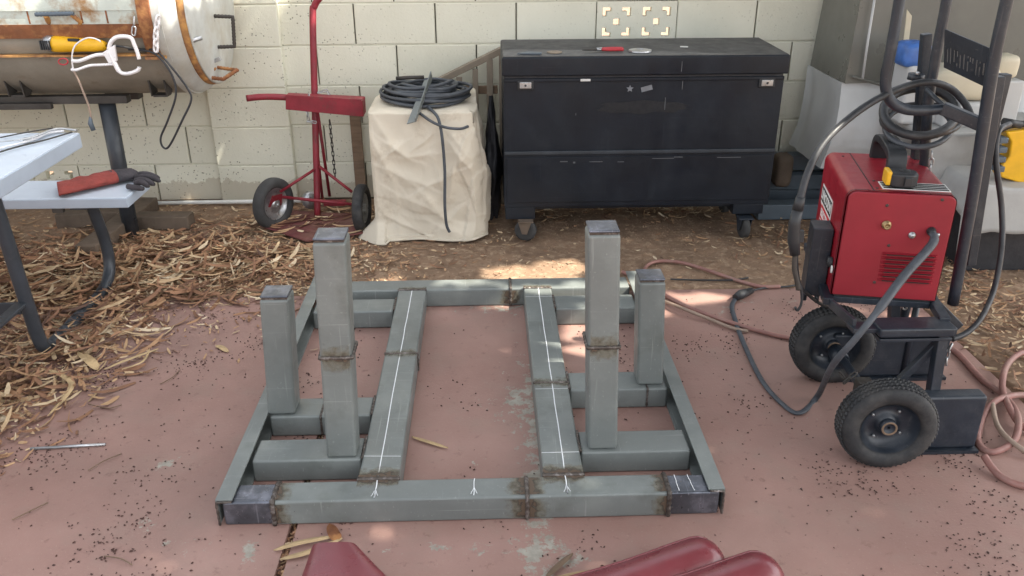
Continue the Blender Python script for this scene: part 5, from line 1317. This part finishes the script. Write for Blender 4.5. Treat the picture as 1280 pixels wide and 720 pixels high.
# things seen around the window
def lump(name, px0, py0, px1, py1, yy, dep, m_, label, cat, z0=None):
    a, b = ony(px0, py0, yy), ony(px1, py1, yy); c = (a + b) / 2; rx, rzz = abs(b.x - a.x) / 2, abs(a.z - b.z) / 2
    def f(u, v):
        t = 2 * math.pi * u; p = math.pi * (v - .5); e = .5
        cx_ = math.copysign(abs(math.cos(t)) ** e, math.cos(t)); sx_ = math.copysign(abs(math.sin(t)) ** e, math.sin(t))
        cp = abs(math.cos(p)) ** e; sp = math.copysign(abs(math.sin(p)) ** e, math.sin(p)); k = 1 + .08 * noise.noise(Vector((cx_ * 2, sx_ * 2, sp * 2 + px0)))
        return Vector((c.x + rx * cx_ * cp * k, yy + dep / 2 + dep / 2 * sx_ * cp, c.z + rzz * sp * k))
    mb = MB(); mb.grid(f, 28, 18); return single(name, mb, m_, label, cat)
part('front_shelf', MB().box(1.88, 2.9, 3.56, 3.95, .535, .565), 'fabricwhite', cvh, bevel=.01)
part('shelf_drape', MB().grid(lambda u, v: Vector((1.86 + 1.1 * u, 3.55 - .02 * math.sin(u * 20) * (1 - v) - .03 * abs(noise.noise(Vector((u * 9, v * 3, 0)))), .22 + .33 * v)), 50, 10), 'fabricwhite', cvh)
a_ = ony(1140, 84, 3.72)
lump('blue_bag', 1134, 54, 1166, 86, 3.70, .14, 'blue', 'blue plastic bundle behind the cart mast, in front of the vinyl window', 'bag')
part('shelf_post', MB().box(a_.x - .02, a_.x + .16, 3.70, 3.86, .56, a_.z + .012), 'silver', cvh, bevel=.02)
lump('cream_cushion', 1176, 84, 1250, 128, 3.62, .18, 'cream', 'cream padded block showing below the letter plate', 'cushion')
part('cushion_stand', MB().box(ony(1180, 126, 3.66).x, ony(1246, 126, 3.66).x, 3.63, 3.80, .56, ony(1210, 126, 3.66).z), 'silver', cvh, bevel=.02)
lump('plastic_jug', 1248, 70, 1274, 100, 3.66, .12, 'cream', 'small cream bottle right of the letter plate', 'bottle')
part('jug_stand', MB().box(ony(1248, 100, 3.7).x, ony(1276, 100, 3.7).x, 3.66, 3.8, .56, ony(1260, 99, 3.7).z), 'silver', cvh, bevel=.01)

# low crate under a white sheet at the right edge, holding the yellow saw
sh = thing('sheeted_crate', 'low crate under a loose off white sheet at the right edge behind the cart', 'crate', (2.3, 3.2, 0))
def sheet(u, v):
    x0, x1, y0_, y1_ = 2.0, 3.0, 3.28, 3.56; z = .40
    x = x0 - .08 + (x1 - x0 + .08) * u; y = y0_ - .10 + (y1_ - y0_ + .10) * v
    dx = max(0, x0 - x); dy = max(0, y0_ - y); z -= 1.5 * dx + 1.9 * dy; x += dx * .5; y += dy * .7
    z += .012 * noise.noise(Vector((x * 6, y * 6, 1))) + .02 * (1 - 2 * abs(noise.noise(Vector((x * 3, y * 3 + x, 8)))))
    return Vector((x, y, z))
m = MB(); m.grid(sheet, 60, 40); o = part('sheet', m, 'fabricwhite', sh); o.modifiers.new('s', 'SOLIDIFY').thickness = .004
part('crate', MB().box(2.06, 2.95, 3.36, 3.54, 0.0, .375), 'filler', sh)  # near black box stands in for the shade below the hem of the sheet
tw = thing('power_tool', 'yellow and black power tool lying on the white sheet at the right edge', 'power tool', tuple(ony(1265, 225, 3.38)))
yt = 3.36; q = [ony(1258, 165, yt), ony(1300, 160, yt), ony(1310, 215, yt), ony(1285, 232, yt), ony(1252, 222, yt), ony(1248, 212, yt), ony(1262, 195, yt), ony(1264, 178, yt)]
part('housing', MB().prism(q, (0, .07, 0)), 'yellow', tw, bevel=.008, seg=3)
for k in range(4):
    a = ony(1246 + 6 - k * 1.5 + 2, 176 + k * 12, yt - .02); part('vent_block', MB().box(a.x - .012, a.x + .022, yt - .022, yt + .05, a.z - .012, a.z + .012), 'bluegrey', tw, bevel=.004)
part('handle', MB().tube(smooth_path([ony(1245, 210, yt + .02), ony(1240, 180, yt + .02), ony(1250, 162, yt + .02), ony(1275, 155, yt + .02), ony(1310, 158, yt + .02)], 5), .014, 10), 'plastic', tw)
part('cord_grip', MB().tube([ony(1254, 152, yt + .01), ony(1276, 156, yt + .01)], .016, 10), 'plastic', tw)

# stack of grey steel bars right of the chest
for (z, x0, x1, yy, lb) in [(.0, 1.36, 1.80, 4.02, 'nearest blue grey steel bar on the ground right of the black chest'), (.085, 1.44, 1.86, 4.24, 'middle blue grey steel bar of the pile right of the black chest'), (.172, 1.44, 1.90, 4.30, 'topmost blue grey steel bar of the pile against the wall')]:
    single('steel_bar', MB().box(x0, x1, yy, yy + .09, z + .003, z + .083), 'bluegrey', lb, 'steel bar', bevel=.006, group='steel bars piled right of the chest')
single('steel_bar', MB().box(1.44, 1.88, 4.26, 4.44, .003, .083), 'bluegrey', 'lowest blue grey steel bar of the pile, against the wall', 'steel bar', bevel=.006, group='steel bars piled right of the chest')
lump('burlap_bundle', 974, 196, 990, 236, 4.12, .12, 'timber', 'brown bundle wedged between the black chest and the steel bars', 'bundle')

# ================================================================== FOREGROUND RED VINYL ROLLS
def roll(p0, p1, r0, r1, label, squash=.9, flatend=False):
    p0 = Vector(p0); p1 = Vector(p1); d = (p1 - p0).normalized(); L_ = (p1 - p0).length; pts = []; rs = []
    n = 26
    for i in range(n + 1):
        t = i / n; s_ = L_ * t; r = r0 + (r1 - r0) * t; e0 = min(1, s_ / r0); e1 = min(1, (L_ - s_) / (r1 * (1.0 if not flatend else .25)))
        k = math.sqrt(max(0, 1 - (1 - e0) ** 2)) * math.sqrt(max(0, 1 - (1 - e1) ** 2))
        pts.append(p0 + d * s_); rs.append(max(.002, r * k * (1 + .03 * math.sin(t * 9))))
    o = single('vinyl_bolster', MB().tube(pts, rs, 28, flat=squash), 'vinyl', label, 'bolster', group='glossy dark red padded bolsters in the foreground')
    sd = Vector((-d.y, d.x, 0)); q = [p + Vector((0, 0, r * squash * .80)) + sd * r * .60 for p, r in zip(pts[2:-1], rs[2:-1])]
    part('piping', MB().tube(q, .0028, 6), 'vinyl', o)
    return o
def zr(px, py, z): return onz(px, py, z)
t1 = zr(880, 703, .07); t0 = zr(640, 800, .07); roll(t0, t1 + (t1 - t0).normalized() * .05, .09, .062, 'long dark red padded roll in the foreground, left of the two rounded tips')
t1 = zr(952, 722, .07); t0 = zr(740, 806, .07); roll(t0, t1 + (t1 - t0).normalized() * .05, .085, .062, 'rightmost dark red padded roll in the foreground, shorter rounded tip')
m = MB()
A = [zr(340, 760, .0), zr(400, 692, 0), zr(452, 690, 0), zr(545, 760, 0)]
def wedge(u, v):
    # padded cushion with a blunt end
    a = 2 * math.pi * u; c0 = zr(425, 800, .07); c1 = zr(421, 706, .07); c = c0.lerp(c1, v); s_ = Vector((1, 0, 0))
    w_ = .165 - .108 * v ** .9; h = .072 - .004 * v; e = .40; ca, sa = math.cos(a), math.sin(a)
    X = math.copysign(abs(ca) ** e, ca); Z = math.copysign(abs(sa) ** e, sa)
    return c + s_ * (w_ * X + .04 * (1 - v)) + Vector((0, .0, h * Z))
m.grid(wedge, 36, 20)
m.add([wedge(i / 36, 1) for i in range(36)], [tuple(range(36))])
single('vinyl_bolster', m, 'vinyl', 'blunt ended dark red padded cushion leftmost in the foreground', 'bolster', bevel=.006, group='glossy dark red padded bolsters in the foreground')

# ================================================================== LITTER
rl = random.Random(21)
def strip(mb, tones, x, y, z, L_, wd, az, tone, curl=.2, tilt=0, lift=0):
    d = Vector((math.cos(az), math.sin(az), 0)); s_ = Vector((-d.y, d.x, 0)); n = 4; vs = []; bend = rl.uniform(-.5, .5) * curl * (1 if rl.random() < .35 else .25); pw = rl.choice([2.5, 5, 9]); pe = rl.uniform(.3, .9); roll_ = rl.uniform(-.7, .7)
    for i in range(n + 1):
        t = i / n - .5; c = Vector((x, y, z)) + d * L_ * t + s_ * bend * L_ * (t * t * 2) + Vector((0, 0, L_ * (tilt * t + curl * lift * t * t) + .002))
        ww = wd * (1 - (abs(t) * 2) ** pw * pe) / 2; sv = s_ * math.cos(roll_) + Vector((0, 0, math.sin(roll_)))
        c.z = max(c.z, z + ww * abs(math.sin(roll_)) + .0012)
        vs += [c + sv * ww, c - sv * ww]
    base = len(mb.v); mb.add(vs, [(2 * i, 2 * i + 1, 2 * i + 3, 2 * i + 2) for i in range(n)])
    tt = min(1, max(0, tone)); tones += [min(1, max(0, tt + rl.uniform(-.06, .06))) for _ in vs]
def setattr_tone(o, tones):
    at = o.data.attributes.new('tone', 'FLOAT', 'POINT'); at.data.foreach_set('value', tones)
mb = MB(); tn = []
def bump2(x, y, cx, cy, sx, sy): return math.exp(-((x - cx) / sx) ** 2 - ((y - cy) / sy) ** 2)
def dens(x, y):
    d = 0
    d += 1.0 * bump2(x, y, -2.1, 3.45, .75, .38) + .9 * bump2(x, y, -1.45, 3.55, .45, .30)
    d += .55 * bump2(x, y, -1.1, 3.55, .30, .25) + 1.3 * bump2(x, y, -1.62, 2.85, .24, .45) + 1.2 * bump2(x, y, -1.66, 2.35, .20, .32) + .35 * bump2(x, y, -1.35, 3.2, .3, .1)
    d += .45 * bump2(x, y, -.9, 4.1, .35, .2) + .25 * bump2(x, y, -.75, 3.6, .4, .3)
    d += .30 * bump2(x, y, .7, 4.2, .7, .12) + .12 * bump2(x, y, 0.0, 3.85, .2, .15)
    d += .55 * bump2(x, y, 1.95, 3.0, .18, .8) + .5 * bump2(x, y, 2.2, 2.4, .3, .6) + .4 * bump2(x, y, 1.75, 3.75, .5, .2)
    return d
cnt = 0; tries = 0
while cnt < 6600 and tries < 200000:
    tries += 1; x = rl.uniform(-2.9, 2.7); y = rl.uniform(1.9, 4.4); d = dens(x, y)
    d *= .55 + .9 * max(0, .5 + noise.noise(Vector((x * 5, y * 7, 4))))
    if rl.random() > d * .8 or d < .03: continue
    if -.55 < x < 1.72 and y < 3.2: continue
    cnt += 1; big = rl.random() < .55 and x < -.6; L_ = rl.uniform(.06, .16) if big else rl.uniform(.025, .09); wd = rl.uniform(.005, .017) if big else rl.uniform(.003, .011)
    shade = noise.noise(Vector((x * 4, y * 4, 0))) * .35
    strip(mb, tn, x, y, rl.random() ** 1.5 * .05 * min(1, d * 1.1), L_, wd, rl.gauss(.3, .8) if rl.random() < .4 else rl.uniform(0, math.pi), rl.betavariate(1.5, 1.6) + shade * .8, .35, rl.uniform(-.25, .25), 1)
for _ in range(60):
    P_ = onz(rl.uniform(335, 450), rl.uniform(268, 292), .032)
    strip(mb, tn, P_.x, P_.y, .032, rl.uniform(.04, .13), rl.uniform(.006, .014), rl.gauss(.2, .6), rl.betavariate(1.6, 1.8), .3, rl.uniform(-.1, .1), 1)
o = part('leaf_litter', mb, 'litter', local=True); setattr_tone(o, tn); tag(o, 'dry brown bark strips and palm shreds heaped along the wall and slab edge', 'litter', kind='stuff')
# fine pale chips
mb = MB(); tn = []; cnt = 0; tries = 0
while cnt < 11000 and tries < 300000:
    tries += 1; x = rl.uniform(-3.2, 2.8); y = rl.uniform(2.0, 4.42)
    d = .5 * dens(x, y) + (.07 if x < -.3 else .03) * (y > 3.2) + .9 * bump2(x, y, -1.15, 3.38, .35, .12) + .3 * bump2(x, y, -.8, 3.5, .35, .2) + .06 * bump2(x, y, -1.1, 3.0, .3, .3)
    if rl.random() > d: continue
    if -.3 < x < 1.72 and y < 3.2: continue
    cnt += 1; strip(mb, tn, x, y, rl.uniform(.0, .012), rl.uniform(.008, .035), rl.uniform(.004, .010), rl.uniform(0, math.pi), rl.betavariate(2.6, 1.7), .2, rl.uniform(-.2, .2), 1)
o = part('wood_chips', mb, 'litter', local=True); setattr_tone(o, tn); tag(o, 'pale wood chips scattered over the dirt', 'chips', kind='stuff')
# pebbly soil crumbs
mb = MB()
for i in range(5200):
    x = rl.uniform(-2.2, 2.6); y = rl.uniform(3.2, 4.4); r = rl.uniform(.0015, .006)
    a = rl.uniform(0, 6); z = soil_h(x, y)
    mb.add([(x + r * math.cos(a), y + r * math.sin(a), z), (x + r * math.cos(a + 2.1), y + r * math.sin(a + 2.1), z), (x + r * math.cos(a + 4.2), y + r * math.sin(a + 4.2), z), (x, y, z + r * 1.1)], [(0, 1, 3), (1, 2, 3), (2, 0, 3)])
o = part('soil_crumbs', mb, 'soil', local=True); tag(o, 'crumbs of dry dirt on the bare ground', 'soil crumbs', kind='stuff')
# dark seeds on the slab
mb = MB(); cnt = 0; tries = 0
cl = [(rl.uniform(-1.9, 1.7), rl.uniform(1.45, 3.15)) for _ in range(70)]
while cnt < 3300:
    c = rl.choice(cl) if rl.random() < .68 else (rl.uniform(-2.0, 1.75), rl.uniform(1.35, 3.2)); x = c[0] + rl.gauss(0, .05); y = c[1] + rl.gauss(0, .05)
    pr_ = .35 + .65 * bump2(x, y, -1.1, 2.6, .5, .8) + .4 * bump2(x, y, 1.2, 1.9, .6, .5)
    if -.35 < x < .2: pr_ *= .35
    if rl.random() > pr_ or y > 3.2 or x > 1.72: continue
    cnt += 1; r = rl.uniform(.0012, .0032); a = rl.uniform(0, 3.14); ca, sa = math.cos(a), math.sin(a); vs = []
    for (px, py) in ((1.5, 0), (.6, .8), (-.6, .8), (-1.5, 0), (-.6, -.8), (.6, -.8)): vs.append((x + r * (px * ca - py * sa), y + r * (px * sa + py * ca), .0018))
    vs += [(x + r * .5 * ca, y + r * .5 * sa, .0018 + r), (x - r * .5 * ca, y - r * .5 * sa, .0018 + r)]
    mb.add(vs, [(0, 1, 6), (1, 2, 7, 6), (2, 3, 7), (3, 4, 7), (4, 5, 6, 7), (5, 0, 6)])
o = part('fallen_seeds', mb, 'seed', local=True); tag(o, 'tiny dark seeds scattered over the red slab', 'seeds', kind='stuff')
# debris packed in the slab joint
mb = MB(); tn = []
for i in range(900):
    strip(mb, tn, rl.uniform(-.531, -.513), rl.uniform(1.3, 3.2), rl.uniform(-.022, -.006), rl.uniform(.006, .02), rl.uniform(.003, .008), rl.uniform(0, 3.1), rl.betavariate(1.6, 2), .2)
mb.box(-.531, -.513, -1, 3.2, -.06, -.022); tn += [.1] * 8
o = part('joint_debris', mb, 'litter', local=True); setattr_tone(o, tn); tag(o, 'crumbs packed in the joint between the two slabs', 'debris', kind='stuff')

# single strips and twigs one can point at
def big_strip(pts, wd, label, m_='strip', cat='palm strip', name='palm_strip'):
    q = smooth_path(pts, 5); n = len(q) - 1; vs = []; fs = []
    for i, p in enumerate(q):
        d = (q[min(i + 1, n)] - q[max(0, i - 1)]).normalized(); s_ = Vector((-d.y, d.x, 0)).normalized(); t = i / n; w_ = wd * (1 - abs(2 * t - 1) ** 3 * .85) / 2
        vs += [p + s_ * w_, p + Vector((0, 0, .003)), p - s_ * w_, p - Vector((0, 0, .0015))]
        if i:
            for k in range(4): fs.append((4 * i - 4 + k, 4 * i - 4 + (k + 1) % 4, 4 * i + (k + 1) % 4, 4 * i + k))
    fs += [(0, 1, 2, 3), (4 * n + 3, 4 * n + 2, 4 * n + 1, 4 * n)]
    return single(name, MB().add(vs, fs), m_, label, cat)
G = lambda x, y, z=.005: onz(x, y, z)
big_strip([G(515, 546, .006), G(535, 552, .008), G(560, 560, .006)], .014, 'pale split palm strip on the slab inside the frame, between its two long members')
big_strip([G(342, 688, .006), G(375, 678, .012), G(420, 670, .01)], .018, 'upper of two tan palm strips lying below the front left of the frame')
big_strip([G(350, 699, .006), G(385, 690, .010), G(428, 673, .012)], .018, 'lower of two tan palm strips lying below the front left of the frame')
big_strip([G(412, 655, .006), G(418, 668, .014), G(424, 675, .012)], .03, 'short rust coloured palm scrap touching the frame front tube', 'rust')
big_strip([G(682, 722, .006), G(700, 705, .012), G(716, 692, .008)], .016, 'orange brown palm strip on the slab between the red bolsters', 'wood')
big_strip([G(694, 722, .006), G(720, 717, .008), G(752, 712, .005)], .012, 'pale palm strip pointing right beside the orange brown one')
big_strip([G(130, 462, .006), G(158, 450, .02), G(198, 436, .008)], .016, 'long tan palm strip poking out of the heap onto the slab')
big_strip([G(152, 462, .012), G(178, 452, .02), G(187, 436, .01)], .010, 'narrow curled palm strip at the tip of the heap on the slab')
big_strip([G(270, 432, .006), G(277, 434, .008), G(285, 440, .006)], .022, 'small pale wood chip on the slab left of the short post')
big_strip([G(98, 440, .02), G(112, 450, .03), G(122, 462, .01)], .035, 'broad pale yellow husk lying on the heap below the table leg')
big_strip([G(60, 462, .03), G(90, 480, .03), G(60, 520, .01)], .02, 'curved brown palm strip on the front of the heap')
single('metal_rod', MB().tube([G(38, 561, .006), G(85, 558, .006), G(132, 555.5, .005)], .0045, 8), 'zinc', 'thin silver rod lying on the slab at the left beside the heap', 'rod')
for i, (a, b, c, lb) in enumerate([((110, 588), (130, 576), (152, 567), 'thin twig just above the silver rod tip'), ((15, 650), (35, 640), (60, 628), 'thin twig at the lower left of the slab'), ((110, 505), (135, 510), (152, 506), 'bent twig above the silver rod'),
                               ((130, 695), (150, 698), (165, 706), 'curved twig near the bottom left corner'), ((200, 480), (215, 472), (225, 462), 'faint twig on the slab right of the heap')]):
    single('twig', MB().tube(smooth_path([G(*a), G(*b, .008), G(*c)], 4), .0016, 5), 'wood', lb, 'twig')
